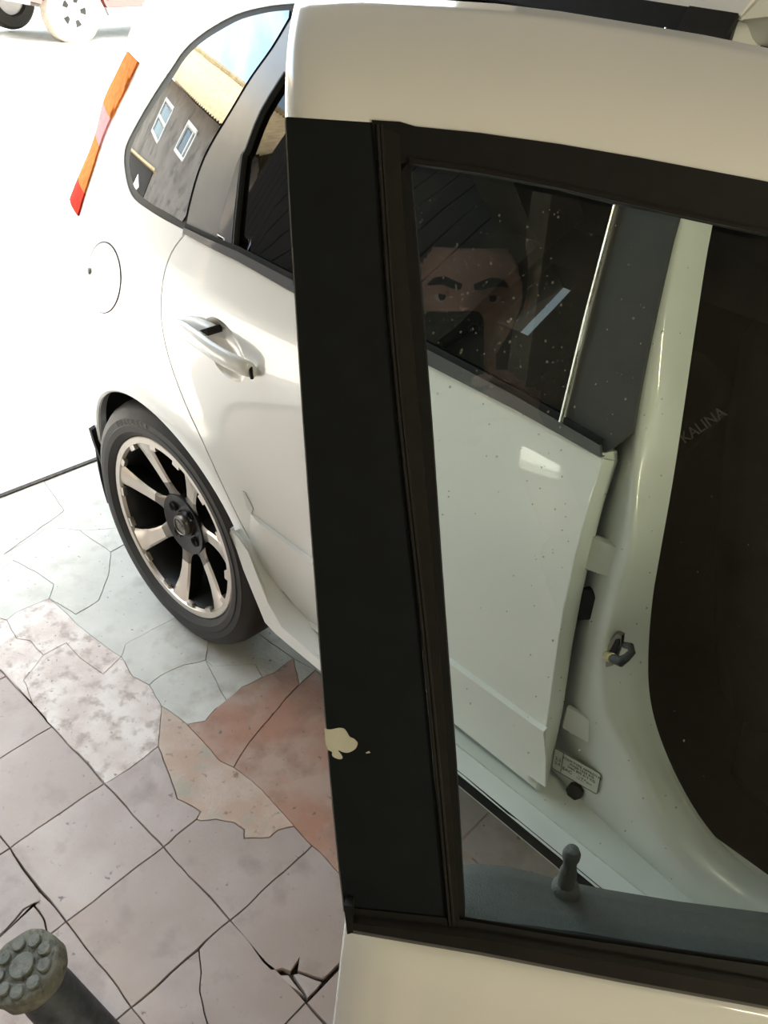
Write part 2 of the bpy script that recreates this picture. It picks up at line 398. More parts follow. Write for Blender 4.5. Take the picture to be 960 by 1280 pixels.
# ================================================================== THE SETTING
# ------------------------------------------------------------------ garage floor: base slab, square tiles and the broken cement beyond them
fl = MB(); fl.box((2.11, .8, -.07), (5.776, 5.2, .11)); floor = fl.build('floor', joint, None, False); tag(floor, kind='structure')
O2 = np.array([.272, -.373]); EI = np.array([.198, .006]); EJ = np.array([.005, -.202])
def lat(i, j): p = O2 + EI * i + EJ * j; return (float(p[0]), float(p[1]))
def jit(p, a=.0022):
    q = V((p[0] * 16, p[1] * 16, 3.3)); return (p[0] + noise.noise(q) * a * 1.6 + noise.noise(q * 4) * a * .7, p[1] + noise.noise(q + V((9, 4, 2))) * a * 1.6 + noise.noise(q * 4 + V((5, 5, 5))) * a * .7)
def inset(P, g):
    n = len(P); A = sum(P[i][0] * P[(i + 1) % n][1] - P[(i + 1) % n][0] * P[i][1] for i in range(n)); sg = 1 if A > 0 else -1; o_ = []
    for i in range(n):
        a, b, c = P[i - 1], P[i], P[(i + 1) % n]
        def nn(p, q):
            dx, dy = q[0] - p[0], q[1] - p[1]; L_ = math.hypot(dx, dy) or 1e-9; return (-dy / L_ * sg, dx / L_ * sg)
        n1, n2 = nn(a, b), nn(b, c); x, y = n1[0] + n2[0], n1[1] + n2[1]; L_ = math.hypot(x, y) or 1; k = g / max(.45, L_ / 2)
        o_.append((b[0] + x / L_ * k, b[1] + y / L_ * k))
    return o_
def slab(name, P, m, g=.0012, top=0., rough=True, ja=.0022, parent=None):
    Q = resample(P, .02 if rough else .5)
    if rough: Q = [jit(q, ja) for q in Q]
    Q = inset(Q, g); Qt = inset(Q, .0007)
    n = len(Q); tz = top
    vs = [V((q[0], q[1], -.014)) for q in Q] + [V((q[0], q[1], tz - .0016)) for q in Q] + [V((q[0], q[1], tz)) for q in Qt]
    fs = [[i, (i + 1) % n, n + (i + 1) % n, n + i] for i in range(n)] + [[n + i, n + (i + 1) % n, 2 * n + (i + 1) % n, 2 * n + i] for i in range(n)] + [list(range(2 * n, 3 * n))]
    return mk(name, vs, fs, m, parent or floor, True, 50)
G = lambda *pts: [tuple(zp(u, v, 0)[:2]) for (u, v) in pts]
# whole tiles (the lattice measured from the photo); those replaced by broken pieces are skipped
skip = set([(0, 0)])
tn = 0
for i in range(-5, 23):
    for j in range(0, 7):
        if (i, j) in ((0, 1), (2, 0)): continue
        P = [lat(i, j), lat(i + 1, j), lat(i + 1, j + 1), lat(i, j + 1)]
        if min(p[0] for p in P) < -.775 or max(p[0] for p in P) > 4.9: continue
        slab('tile', P, tyl if (i * 3 + j * 5) % 4 else tyl2, .0009, random.uniform(-.0006, .0004), i < 5 and j < 3, .0016)
for i in range(2, 15):
    for j in range(-1, -9, -1):
        if (i, j) == (2, -1) or (i < 3 and j > -3) : continue
        slab('tile', [lat(i, j), lat(i + 1, j), lat(i + 1, j + 1), lat(i, j + 1)], tyl if (i + j) % 3 else tyl2, .0016, random.uniform(-.0006, .0004), False)
A0, B0, C0, D0 = lat(0, 0), lat(1, 0), lat(2, 0), lat(3, 0)
F0, G0, H0 = lat(1, 1), lat(2, 1), lat(2, -1)
# tile (1,-1) with its ragged upper edge, and the purple fragment beside it
ragged = G((247, 1024), (252, 1025), (270, 1023), (293, 1027), (305, 1037), (305, 1049), (337, 1046), (348, 1037), (369, 1034))
slab('tile', [B0] + ragged + [H0, C0], tyl, .0009)
slab('tile', [A0] + G((163, 960), (197, 934), (208, 960), (222, 998), (252, 1014), (247, 1024)) + [B0], tyl2, .0010, .0004)
# tile (2,0) is cracked across, its lower right corner broken off
crk = G((247.5, 1186), (252, 1216), (250, 1239), (261, 1280), (268, 1300))
I0 = lat(3, 1)
slab('tile', [C0, D0] + [I0] + crk[::-1], tyl, .0008)
slab('tile', crk + [I0, G0], tyl2, .0008, -.001)
# tile (2,-1) with chipped corner at D
J0 = lat(3, -1)
ch = G((338, 1217), (362, 1224), (374, 1200), (380, 1215), (405, 1227))
slab('tile', [C0, G((338, 1214))[0], G((352, 1212))[0], G((362, 1216))[0], G((374, 1199))[0], G((370, 1214))[0], G((404, 1223))[0], J0, H0], tyl, .0009)
slab('tile', G((364, 1218), (372, 1215), (404, 1226), (384, 1249)), tyl2, .0014, -.001)
slab('tile', G((340, 1218), (360, 1219), (382, 1247)), tyl2, .0010, -.0015)
# tile (0,1) cracked in three
E_0, E_1 = lat(0, 1), lat(1, 1); E_2, E_3 = lat(1, 2), lat(0, 2)
k1 = G((50, 1113)); k2 = G((52, 1125), (30, 1137), (8, 1161), (-12, 1180))
slab('tile', [E_0] + k1 + k2 + [E_3], tyl, .0013)
slab('tile', k1 + [E_1] + G((58, 1170), (55, 1150), (42, 1132)), tyl2, .0011, -.0006)
slab('tile', k2[:1] + G((42, 1132), (55, 1150), (58, 1170)) + [E_2, E_3] + k2[1:][::-1], tyl, .0013)
# cracked cement: every piece outlined by its cracks
a0 = (66, 908); q1 = (62, 747); q2 = (105, 788); q3 = (151, 821); q4 = (167, 846); q5 = (186, 855); q6 = (202, 882); q7 = (234, 905)
c1 = (229, 832); c2 = (257, 825); c3 = (261, 800)
pieces = [
 ([q1, (94, 768), (124, 750), (137, 717), (137, 690), (175, 670), (210, 700), (240, 745), (220, 772), (188, 788), (158, 805), q3, q2], cem),
 ([q3, (158, 805), (188, 788), (220, 772), (240, 790), (261, 800), c2, c1, (202, 843), q5, q4], cem),
 ([q5, (202, 843), c1, c2, (270, 850), (284, 878), (270, 885), (257, 901), q7, q6], cem),
 ([c2, (266, 833), (321, 831), (328, 846), (302, 860), (284, 878), (270, 850)], cem),
 ([c3, (240, 790), (220, 772), (240, 745), (300, 775), (367, 823), (341, 841), (328, 846), (321, 831), (266, 833), c2], cem),
 ([q1, q2, q3, (130, 843), (100, 822), (82, 804), (55, 818), (38, 800), (21, 798), (7, 775), (20, 765)], cem_warm),
 ([(55, 818), (82, 804), (100, 822), (130, 843), q3, q4, q5, q6, (197, 934), (163, 960), (132, 979), (66, 908), (40, 880), (30, 850)], cem_warm),
 ([(7, 775), (21, 798), (38, 800), (55, 818), (30, 850), (40, 880), (66, 908), (8, 845), (-44, 788), (-40, 760)], cem_warm),
 ([q6, q7, (252, 925), (275, 950), (293, 960), (321, 982), (339, 998), (369, 1034), (348, 1037), (337, 1046), (305, 1049), (305, 1037), (293, 1027), (270, 1023), (252, 1025), (247, 1024), (252, 1014), (222, 998), (208, 960), (197, 934)], terra_pale),
 ([q7, (257, 901), (270, 885), (302, 860), (328, 846), (341, 841), (367, 823), (374, 855), (357, 873), (330, 905), (300, 945), (293, 960), (275, 950), (252, 925)], terra),
 ([(293, 960), (300, 945), (330, 905), (357, 873), (374, 855), (394, 837), (440, 870), (560, 960), (640, 1040), (484, 1146), (390, 1058), (369, 1034), (339, 998), (321, 982)], terra),
 ([(367, 823), (394, 837), (374, 855)], cem),
 ([q1, (20, 765), (7, 775), (-40, 760), (-60, 735), (5, 693), (68, 729)], cem),
 ([(5, 693), (60, 660), (100, 662), (137, 690), (137, 717), (124, 750), (94, 768), q1, (68, 729)], cem),
]
for P, m in pieces: slab('cement_slab', G(*P), m, .0004, random.uniform(-.0012, .0006), True, .0026)
def xy(*p): return list(p)
Y_ = [tuple(zp(u, v, 0)[:2]) for u, v in [(5, 693), (60, 660), (100, 662), (137, 690), (175, 670), (210, 700), (240, 745), (300, 775), (367, 823), (394, 837), (440, 870), (560, 960), (640, 1040)]]
# cement up to the threshold and under the car
slab('cement_slab', [(-.772, -.55), (-.40, -.55), (-.42, -.373), (-.52, -.1), Y_[0], (-.60, .02), (-.772, .05)], cem, .0004)
slab('cement_slab', [(-.772, .05), (-.60, .02), Y_[0], Y_[1], Y_[2], (-.28, .30), (-.50, .42), (-.772, .45)], cem, .0004, -.0005)
slab('cement_slab', [Y_[2], Y_[3], Y_[4], Y_[5], Y_[6], (.1, .50), (-.20, .55), (-.28, .30)], cem, .0004)
slab('cement_slab', [Y_[6], Y_[7], Y_[8], Y_[9], (.6, .5), (.1, .50)], cem, .0004, -.0008)
slab('cement_slab', [Y_[9], Y_[10], Y_[11], Y_[12], (1.0, .5), (.6, .5)], cem, .0004)
slab('cement_slab', [(-.772, .45), (-.50, .42), (-.28, .30), (-.20, .55), (.1, .50), (.1, 1.4), (-.772, 1.4)], cem, .002, 0, False)
slab('cement_slab', [(.1, .50), (.68, .5), (.68, 1.6), (.1, 1.4)], cem, .002, 0, False)
slab('cement_slab', [(-.772, 1.4), (.1, 1.4), (.68, 1.6), (.68, 3.3), (-.772, 3.3)], cem, .002, 0, False)
# ------------------------------------------------------------------ the yard outside
yv = []
for X in (-.782, -3, -6, -10, -16, -40):
    z = -.004 if X > -3.5 else -.046 * (-3 - X)
    if X > -3.5: z = -.006
    yv.append([V((X, -25, z)), V((X, 40, z))])
yb = MB(); yb.sheet(yv, V((0, 0, -.2))); yd = yb.build('floor', yard, None, False); tag(yd, kind='structure')
# ------------------------------------------------------------------ garage shell
def struct(name, boxes, m):
    b = MB()
    for c, s in boxes: b.box(c, s)
    return tag(b.build(name, m, None, False), kind='structure')
# the right wall has a narrow ventilation slot high up and a low hatch, both mirrored in the car
def wr(x0, x1, z0, z1): return (((x0 + x1) / 2, -1.9, (z0 + z1) / 2), (x1 - x0, .2, z1 - z0))
struct('wall_right', [wr(-.778, -.48, -.1, 2.7), wr(-.48, -.32, -.1, 1.90), wr(-.48, -.32, 2.40, 2.7), wr(-.32, -.14, -.1, 2.7), wr(-.14, .15, .6, 2.7), wr(.13, 5.0, -.1, 2.7)], wall_m)
struct('wall_left', [((2.11, 3.5, 1.3), (5.776, .2, 2.6 + .2))], wall_m)
struct('wall_front', [((5.1, .8, 1.3), (.2, 5.6, 2.8))], wall_m)
struct('wall_back', [((-.66, .8, 2.62), (.22, 5.2, .36)), ((-.66, -1.76, 1.22), (.22, .08, 2.44)), ((-.66, 3.25, 1.22), (.22, .3, 2.44))], wall_m)
struct('ceiling', [((2.11, .8, 2.86), (5.99, 5.6, .12))], ceil_m)
tb = MB(); tb.box((-.775, .8, -.02), (.014, 4.6, .05)); tag(tb.build('trim_1', joint, None, False), kind='structure')
# ------------------------------------------------------------------ ceiling tubes added out of view as fill light for the near side
def fill_tube_light(x, y, e, label):
    t = thing('ceiling_fill_light', label, 'fill light', (x, y, 2.8))
    b = MB(); b.box((x, y, 2.775), (1.2, .14, .05)); b.build('housing', frame_w, t, False)
    b = MB(); b.tube([(x - .57, y, 2.73), (x + .57, y, 2.73)], .016, 12); b.build('tube', fill_glow, t)
    l = bpy.data.lights.new('fill_tube_lamp', 'AREA'); l.shape = 'RECTANGLE'; l.size = 1.1; l.size_y = .06; l.energy = e; l.color = (1, .86, .55)
    lo = bpy.data.objects.new('fill_tube_lamp', l); C.objects.link(lo); lo.parent = t; lo.location = (0, 0, -.10)
fill_tube_light(3.2, -.9, 17, 'added ceiling fill light, out of view, nearest the right garage wall')
fill_tube_light(3.2, 1.8, 18, 'added ceiling fill light, out of view, above the far side of the car')
wl = thing('wall_fill_light', 'added fill light upright on the garage end wall, out of view behind the photographer', 'wall fill light', (4.97, -.9, .7))  # added lamp, lights the outer side of the open door from lower down
b = MB(); b.box((4.965, -.9, 1.3), (.05, .14, 1.2)); b.build('housing', frame_w, wl, False)
b = MB(); b.tube([(4.92, -.9, .73), (4.92, -.9, 1.87)], .016, 12); b.build('tube', fill_glow, wl)
l_ = bpy.data.lights.new('wall_fill_lamp', 'AREA'); l_.shape = 'RECTANGLE'; l_.size = .08; l_.size_y = 1.1; l_.energy = 60; l_.color = (1, .90, .62)
lo_ = bpy.data.objects.new('wall_fill_lamp', l_); C.objects.link(lo_); lo_.parent = wl; lo_.location = (-.09, 0, .6); lo_.rotation_euler = (0, PI / 2, 0)
lo_.rotation_euler = V((-1, 0, 0)).to_track_quat('-Z', 'Y').to_euler()
# ================================================================== THE CAR
car = thing('car', 'white hatchback parked in the garage doorway with its front door swung open', 'car', (.9, .72, 0))
W0 = V((0, 0, .30))
def text_mesh(name, s, size, Mx, m, parent, depth=.0004, align='CENTER'):
    cu = bpy.data.curves.new(name, 'FONT'); cu.body = s; cu.size = size; cu.extrude = depth; cu.align_x = align; cu.align_y = 'CENTER'; cu.resolution_u = 3
    t = bpy.data.objects.new(name, cu); C.objects.link(t)
    me = bpy.data.meshes.new_from_object(t.evaluated_get(bpy.context.evaluated_depsgraph_get())); bpy.data.objects.remove(t)
    me.transform(Mx); me.materials.clear(); return link(name, me, m, parent)
def frame_mx(o, x, y):
    x = V(x).normalized(); z = x.cross(V(y)).normalized(); y = z.cross(x)
    return Matrix([[x[i], y[i], z[i], o[i]] for i in range(3)] + [[0, 0, 0, 1]])
def make_wheel(parent, cx, face_y, sgn, R=.30, phase=13, detail=True, name='wheel', tm=None):
    """sgn = +1: outer face looks towards -Y"""
    o = V((cx, face_y, R)); ax = V((0, sgn, 0)); k = R / .30
    b = MB(); b.lathe([(r * k, h * k) for r, h in [(.2245, .006), (.2235, -.001), (.221, -.003), (.208, -.002), (.204, .006), (.196, .03), (.188, .16), (.222, .185), (.226, .18), (.2, .15), (.203, .02)]], o, ax, 72, True)
    rim = b.build(name, alloy, parent, at=o); rim.data.materials.append(blackgloss)
    for p in rim.data.polygons:
        c = p.center; r = math.hypot(c.x, c.z)
        if c.y * sgn > .004 * k: p.material_index = 1
    b = MB(); b.lathe([(r * k, h * k) for r, h in [(.2235, .002), (.228, -.006), (.236, -.010), (.238, -.013), (.252, -.0145), (.254, -.0125), (.268, -.012), (.270, -.0095), (.286, -.003), (.2955, .010), (.2965, .016), (.300, .026), (.3005, .05), (.297, .052), (.297, .058), (.3005, .06), (.301, .09), (.297, .092), (.297, .10), (.301, .102), (.3005, .13), (.297, .132), (.297, .138), (.3005, .14), (.300, .165), (.290, .188), (.26, .20), (.235, .20), (.2235, .19)]], o, ax, 96, True)
    b.build('tyre', tm or tyre_m, rim)
    # dish behind spokes
    b = MB(); b.lathe([(.001, .10 * k), (.10 * k, .10 * k), (.135 * k, .085 * k), (.135 * k, .10 * k), (.001, .115 * k)], o, ax, 48); b.build('brake_disc', brake, rim)
    # hub
    b = MB(); b.lathe([(r * k, h * k) for r, h in [(.001, .034), (.030, .034), (.033, .040), (.060, .034), (.074, .030), (.078, .040), (.07, .10), (.001, .10)]], o, ax, 56); b.build('hub', blackgloss, rim)
    b = MB(); b.lathe([(r * k, h * k) for r, h in [(.001, .024), (.020, .0235), (.0215, .022), (.0235, .022), (.0262, .025), (.028, .032), (.028, .045), (.001, .045)]], o, ax, 40); cp = b.build('hub_cap', gunmetal, rim)
    # four bolt recesses as dark sockets with bolts
    for q in range(4):
        a = math.radians(55 + 90 * q); c = o + V((math.cos(a) * .048 * k, sgn * .031 * k, math.sin(a) * .048 * k))
        b = MB(); b.lathe([(.012 * k, 0), (.012 * k, .02), (.009 * k, .02), (.009 * k, .003)], c, ax, 18, True); b.lathe([(.001, .006), (.007 * k, .006), (.0085 * k, .012), (.001, .014)], c, ax, 6); b.build('bolt_socket', gap if q % 2 else blackgloss, rim)
    for q in range(7):
        a0_ = math.radians(phase + 360 / 7 * q)
        st = [(.060, .034, .036, 0), (.085, .019, .031, .01), (.105, .0165, .027, .025), (.130, .0175, .022, .035), (.160, .021, .015, .03), (.185, .0255, .008, .015), (.206, .032, .0015, 0)]
        vs = []; fs = []; 
        for (r, w, h, sw) in st:
            aa = a0_ + sw; er = V((math.cos(aa), 0, math.sin(aa))); et = V((-math.sin(aa), 0, math.cos(aa))); r *= k
            f = .72 if r > .09 * k else .6
            for (tw, th) in ((-1, .016), (-1.0, .004), (-f, 0), (f, 0), (1.0, .004), (1, .016), (.7, .045), (-.7, .045)):
                vs.append(o + er * r + et * (w * k * tw) + ax * ((h + th) * k))
        m_ = 8
        for i in range(len(st) - 1):
            for j in range(m_):
                A_ = i * m_; B_ = A_ + m_; fs.append((A_ + j, A_ + (j + 1) % m_, B_ + (j + 1) % m_, B_ + j))
        fs += [list(range(m_)), list(range((len(st) - 1) * m_, len(st) * m_))]
        s_ = mk('spoke', vs, fs, blackgloss, rim, True, 30); s_.data.materials.append(alloy); s_.data.materials.append(gunmetal)
        for p in s_.data.polygons:
            c = p.center - o; r = math.hypot(c.x, c.z)
            n_ = p.normal.y * -sgn
            if n_ > .8: p.material_index = 1 if r > .104 * k else 2
            elif n_ > .3 and r > .1: p.material_index = 1
    for q in range(7 if detail else 0):
        for dd in (-.21, .21):
            b = MB(); a = math.radians(phase + 360 / 7 * (q + .5)) + dd; er = V((math.cos(a), 0, math.sin(a))); et = V((-math.sin(a), 0, math.cos(a)))
            R3 = Matrix((er, ax, et)).transposed(); b.box(o + er * .202 * k + ax * .004 * k, (.012 * k, .010 * k, .022 * k), R3); b.build('rim_tab', alloy, rim, False)
    return rim
rw = make_wheel(car, 0, 0.0, 1)
# emblem lettering and ring on the centre cap
text_mesh('cap_lettering', 'iFREE', .0125, frame_mx(W0 + V((0, .0222, .004)), (.9, 0, -.43), (.43, 0, .9)), steel, rw, .0005)
text_mesh('cap_lettering', 'i F R', .0065, frame_mx(W0 + V((-.003, .0222, -.007)), (.9, 0, -.43), (.43, 0, .9)), steel, rw, .0005)
b = MB(); b.tube([W0 + V((math.cos(a) * .021, .0215, math.sin(a) * .021)) for a in [2 * PI * i / 32 for i in range(32)]], .0011, 6, True); b.build('cap_ring', steel, rw)
# faint moulded sidewall letters
b_l = []
for i_, ch_ in enumerate('TUBELESS'):
    a = math.radians(128 - i_ * 4.2); er = V((math.cos(a), 0, math.sin(a))); et = V((math.sin(a), 0, -math.cos(a)))
    text_mesh('sidewall_letter', ch_, .016, frame_mx(W0 + er * .2605 + V((0, -.0132, 0)), et, er), paletyre, rw, .0003)
# balance weight / caliper piece seen low between the spokes
b = MB(); b.box(W0 + V((.135, .035, -.10)), (.035, .03, .03), Matrix.Rotation(.5, 3, 'Y')); b.build('brake_caliper', steel, rw)
make_wheel(car, 2.476, 0.0, 1, detail=False)
make_wheel(car, 0, 1.44, -1, detail=False); make_wheel(car, 2.476, 1.44, -1, detail=False)

# ------------------------------------------------------------------ rear quarter
def io(u, v, off, s0=1.0, z0=.8):
    p = np.array([s0, z0]); h = 1e-4; f_ = lambda a, c: body(a, c) + V((0, off, 0))
    for _ in range(60):
        q = proj(f_(*p)); e = np.array([u, v]) - q
        if abs(e).max() < .02: break
        J = np.stack([(proj(f_(p[0] + h, p[1])) - q) / h, (proj(f_(p[0], p[1] + h)) - q) / h], 1)
        d = np.linalg.lstsq(J, e, rcond=None)[0]; n_ = np.linalg.norm(d)
        if n_ > .08: d *= .08 / n_
        p = p + d
    return f_(*p)
D1 = on(sp([(231, 289), (237, 258), (248, 218), (262, 185), (290, 138), (314, 98), (341, 60), (363, 23)], 3), .1, 1.0)
GAPX = [(232, 292), (215, 315), (204, 350), (202, 400), (212, 450), (232, 505), (255, 555), (280, 610), (310, 670), (345, 727), (372, 762), (395, 790)]
GAP = on(sp(GAPX, 3), .1, .98)
def circ(c, r, a0_, a1_, n): return [(c[0] + r * math.cos(math.radians(a0_ + (a1_ - a0_) * i / n)), c[1] + r * math.sin(math.radians(a0_ + (a1_ - a0_) * i / n))) for i in range(n + 1)]
ARCH = circ((0, .30), .333, 26, 188, 40)
upto = [g for g in GAP if g[1] > .455]
def shift(P, dx, dz=0): return [(p[0] + dx, p[1] + dz) for p in P]
QG_out = on(sp([(368, 4), (337, 7), (302, 15), (276, 27), (251, 43), (230, 62), (213, 87), (194, 115), (176, 145), (162, 171), (156, 187), (155, 206), (159, 230), (167, 248), (185, 262), (206, 275), (229, 287)], 3), .2, 1.33)
top_e = (D1[-1][0] + .03, 1.43)
# the frame line D1 is offset a little so that glass, seal and door meet there
q_poly = shift(upto, -.0022)[::-1] + [(D1[0][0] - .004, D1[0][1] - .012)] + [(p[0], p[1]) for p in QG_out[::-1]] + [top_e, (D1[-1][0] + .05, 1.455), (-.15, 1.46)] + [(srear(z), z) for z in (1.45, 1.38, 1.3, 1.2, 1.1, 1.02, .95, .88, .8, .7, .6, .5, .4, .25)] + ARCH[::-1]
quarter = panel('quarter_panel', q_poly, paint, car, .006, (), .035)
QG_in = on(sp([(362, 13), (337, 15.5), (303, 24), (276, 38), (253, 53), (233, 72), (218, 95), (199, 123), (180, 153), (168, 176), (163, 192), (162, 207), (166, 227), (174, 242), (190, 255), (208, 265), (228, 277)], 3), .2, 1.33)
D1i = shift(D1, -.004)
panel('quarter_window_seal', QG_out + D1[1:], seal_grey, quarter, .004, (), .03, -.0015)
qg = panel('quarter_window', QG_in + [p for p in D1i if QG_in[-1][1] + .004 < p[1] < QG_in[0][1] - .004], glass_quarter, quarter, .004, (), .02, .0006)
# wheel arch: folded lip, dark liner, mud flap
rows = [[body(p[0], p[1]) for p in ARCH], [body(p[0], p[1]) + V((0, .004, 0)) + (V((0, 0, .30)) - V((p[0], 0, p[1]))) * .012 for p in ARCH], [body(p[0], p[1]) + V((0, .022, 0)) for p in ARCH]]
b = MB(); b.sheet(rows, V((0, .004, 0))); b.build('arch_lip', paint, quarter)
AL = circ((0, .30), .345, -12, 200, 40)
b = MB(); b.sheet([[V((p[0], y, p[1])) for p in AL] for y in (.02, .12, .26)], lambda i, j: V((AL[j][0], 0, AL[j][1] - .3)).normalized() * .006); b.build('arch_liner', gap, quarter)
b = MB(); b.prism([V(hit(u, v, (1, 0, 0), -.325)) for u, v in [(114, 538), (118, 552), (139, 610)]] + [V((-.325, .20, .20)), V((-.325, .20, .46))], (-.012, 0, 0)); b.build('mud_flap', rubber, quarter, False)
b = MB(); b.prism([V((x_, .27, z_)) for x_, z_ in circ((0, .3), .345, -12, 200, 24)], (0, .006, 0)); b.build('arch_back', gap, quarter, False)
# filler flap with its seam and thumb notch
fc = (130.5, 347)
FL = on([(fc[0] + 21 * math.cos(t) , fc[1] + 45 * math.sin(t)) for t in [2 * PI * i / 40 for i in range(40)]], -.1, .85)
panel('filler_seam', FL, gap, quarter, .003, [inset(FL, .0018)], .02, .0012)
ff = panel('filler_flap', inset(FL, .002), paint, quarter, .003, (), .02, .0014)
p_ = inv(113, 339); b = MB(); b.lathe([(.001, -.006), (.006, -.005), (.008, 0), (.001, .001)], body(*p_), nrm(*p_) * -1, 16); b.build('filler_notch', greytrim, ff)
# tail lamp wrapping the rear corner
LZ = [.872, .93, 1.01, 1.09, 1.13, 1.18]; LS = [-.415, -.43, -.43, -.372, -.340, -.312]
zt, zb_ = LZ[-1], LZ[0]
for (nm, m_, f0, f1) in (('tail_lamp', lamp_or, .62, 1), ('tail_lamp_lens', lamp_pk, .42, .62), ('tail_lamp_lens', lamp_or, .13, .42), ('tail_lamp_lens', lamp_red, 0, .13)):
    R_ = [(interp(z, LZ, LS), z) for z in np.linspace(zb_ + (zt - zb_) * f0, zb_ + (zt - zb_) * f1, 8)]
    panel(nm, [(p[0] - .11 - .04 * math.sin(PI * (p[1] - zb_) / (zt - zb_)), p[1]) for p in R_] + R_[::-1], m_, quarter, .010, (), .02, .004)
# rear face, roof, far side: the rest of the shell, seen only from beside
Z_ = [.25, .4, .6, .7, .8, .88, .95, 1.02, 1.1, 1.2, 1.3, 1.38, 1.45]
b = MB(); b.sheet([[body(srear(z) + .03, z) + V((.006, .003, 0)) + V((0, (1.44 - 2 * body(srear(z), z).y) * t, 0)) - V((.05 * math.sin(t * PI), 0, 0)) for t in [i / 12 for i in range(13)]] for z in Z_], V((.006, 0, 0))); b.build('tailgate', paint, car)
ZR = [(x, .30 + .0, 0) for x in (0,)]
rr_ = []
for t in [i / 16 for i in range(17)]:
    row = []
    for s_ in (-.56, -.45, -.36, -.28, -.18, 0, .3, .8, 1.2, 1.45):
        q = body(s_, 1.453); row.append(V((q.x - .03 * math.sin(PI * t) * (s_ < -.4), q.y + (1.44 - 2 * q.y) * t, 1.453 + .06 * math.sin(PI * t) ** .6 * min(1, (s_ + .60) / .3))))
    rr_.append(row)
b = MB(); b.sheet(rr_, V((0, 0, -.006))); b.build('roof', paint, car)
# far side body: mirrored profile
def mir(s, z, o=0): q = body(s, z); return V((q.x, 1.44 - q.y - o, q.z))
SL = lambda z, s1: [srear(z) + .03 + (s1 - srear(z) - .03) * (i / 24) for i in range(25)]
b = MB(); b.sheet([[mir(s, z) for s in SL(z, 2.04)] for z in (.66, .72, .78, .84, .9, .95, .99)], V((0, -.02, 0))); b.build('far_side_panel', paint, car)
b = MB(); b.sheet([[mir(s, z) for s in (.36, .6, .9, 1.4, 2.04)] for z in (.25, .4, .55, .66)], V((0, -.02, 0))); b.build('far_side_panel', paint, car)
b = MB(); b.sheet([[mir(s, z) for s in SL(z, -.30)] for z in (.99, 1.05, 1.1, 1.2, 1.3, 1.38, 1.43)], V((0, -.01, 0))); b.build('far_rear_pillar', paint, car)
b = MB(); b.sheet([[mir(s, z) for s in (-.31, -.1, .1, .3, .6, .9, 1.3)] for z in (.985, 1.05, 1.1, 1.2, 1.3, 1.40)], V((0, -.01, 0))); b.build('far_side_window', glass_dark, car)
b = MB(); b.sheet([[mir(s, z) for s in (-.56, -.4, -.2, 0, .3, .6, .9, 1.2, 1.44)] for z in (1.39, 1.42, 1.455)], V((0, -.02, 0))); b.build('far_roof_rail', paint, car)
# front wing, bonnet and nose (to the right of the picture, out of frame)
b = MB(); b.sheet([[V((x, .02 + .05 * max(0, x - 2.6) ** 2 / .3, z)) for x in (2.07, 2.3, 2.6, 2.9, 3.1)] for z in (.66, .75, .85, .93)], V((0, .006, 0))); b.build('front_wing', paint, car)
b = MB(); b.sheet([[V((2.05 + 1.1 * u, .05 + 1.34 * t, .95 - .12 * u * u + .03 * math.sin(PI * t))) for u in (0, .2, .5, .8, 1)] for t in (0, .1, .3, .5, .7, .9, 1)], V((0, 0, -.006))); b.build('bonnet', paint, car)
b = MB(); b.sheet([[V((3.15 + .08 * math.sin(PI * t), .06 + 1.32 * t, z)) for t in (0, .1, .3, .5, .7, .9, 1)] for z in (.22, .4, .6, .83)], V((-.01, 0, 0))); b.build('front_bumper', paint, car)
b = MB(); b.sheet([[V((2.05 - .62 * u, .10 + .12 * u + (1.24 - .24 * u) * t, .95 + .49 * u)) for u in (0, .5, 1)] for t in (0, .5, 1)], V((0, 0, -.005))); b.build('windscreen', glass_dark, car)
b = MB(); b.tube([(2.06, .06, .93), (1.75, .14, 1.2), (1.42, .24, 1.43)], .028, 8); b.build('windscreen_pillar', paint, car)
b = MB(); b.tube([(2.06, 1.38, .93), (1.75, 1.30, 1.2), (1.42, 1.2, 1.43)], .028, 8); b.build('windscreen_pillar', paint, car)

# ------------------------------------------------------------------ rear door
DE = [(565, 903), (670, 987)]
DFX = [(670, 987), (686, 887), (699, 794), (712, 727), (727, 665), (741, 615), (754, 573)]
DF = on(DFX, 1.0, .4)
belt = on([(754, 571), (645, 511), (535, 455), (450, 408), (365, 364), (300, 327), (232, 293)], .95, .98)
low = on([(395, 790), (480, 848), (565, 903)], .5, .33)
door_poly = [g for g in GAP] + low[1:] + DF + belt[1:-1]
HB = on([(281 + 26 * math.cos(t) + 8 * math.sin(t) * 0.9, 437 + 38 * math.sin(t) + 16 * math.cos(t)) for t in [2 * PI * i / 36 for i in range(36)]], .2, .83)
rdoor = panel('rear_door', inset(door_poly, .0012), paint, car, .006, [HB], .035)
# handle bowl
hc = (sum(p[0] for p in HB) / 36, sum(p[1] for p in HB) / 36)
rows = []
for k_ in range(0, 9):
    f_ = 1 - k_ / 8 * .999; dpt = .022 * math.cos(f_ * PI / 2) ** .8 if k_ else 0
    rows.append([body(hc[0] + (p[0] - hc[0]) * f_, hc[1] + (p[1] - hc[1]) * f_) + V((0, dpt, 0)) for p in HB + HB[:1]])
b = MB(); b.sheet(rows, V((0, .003, 0))); b.build('handle_recess', paint, rdoor, sharp=80)
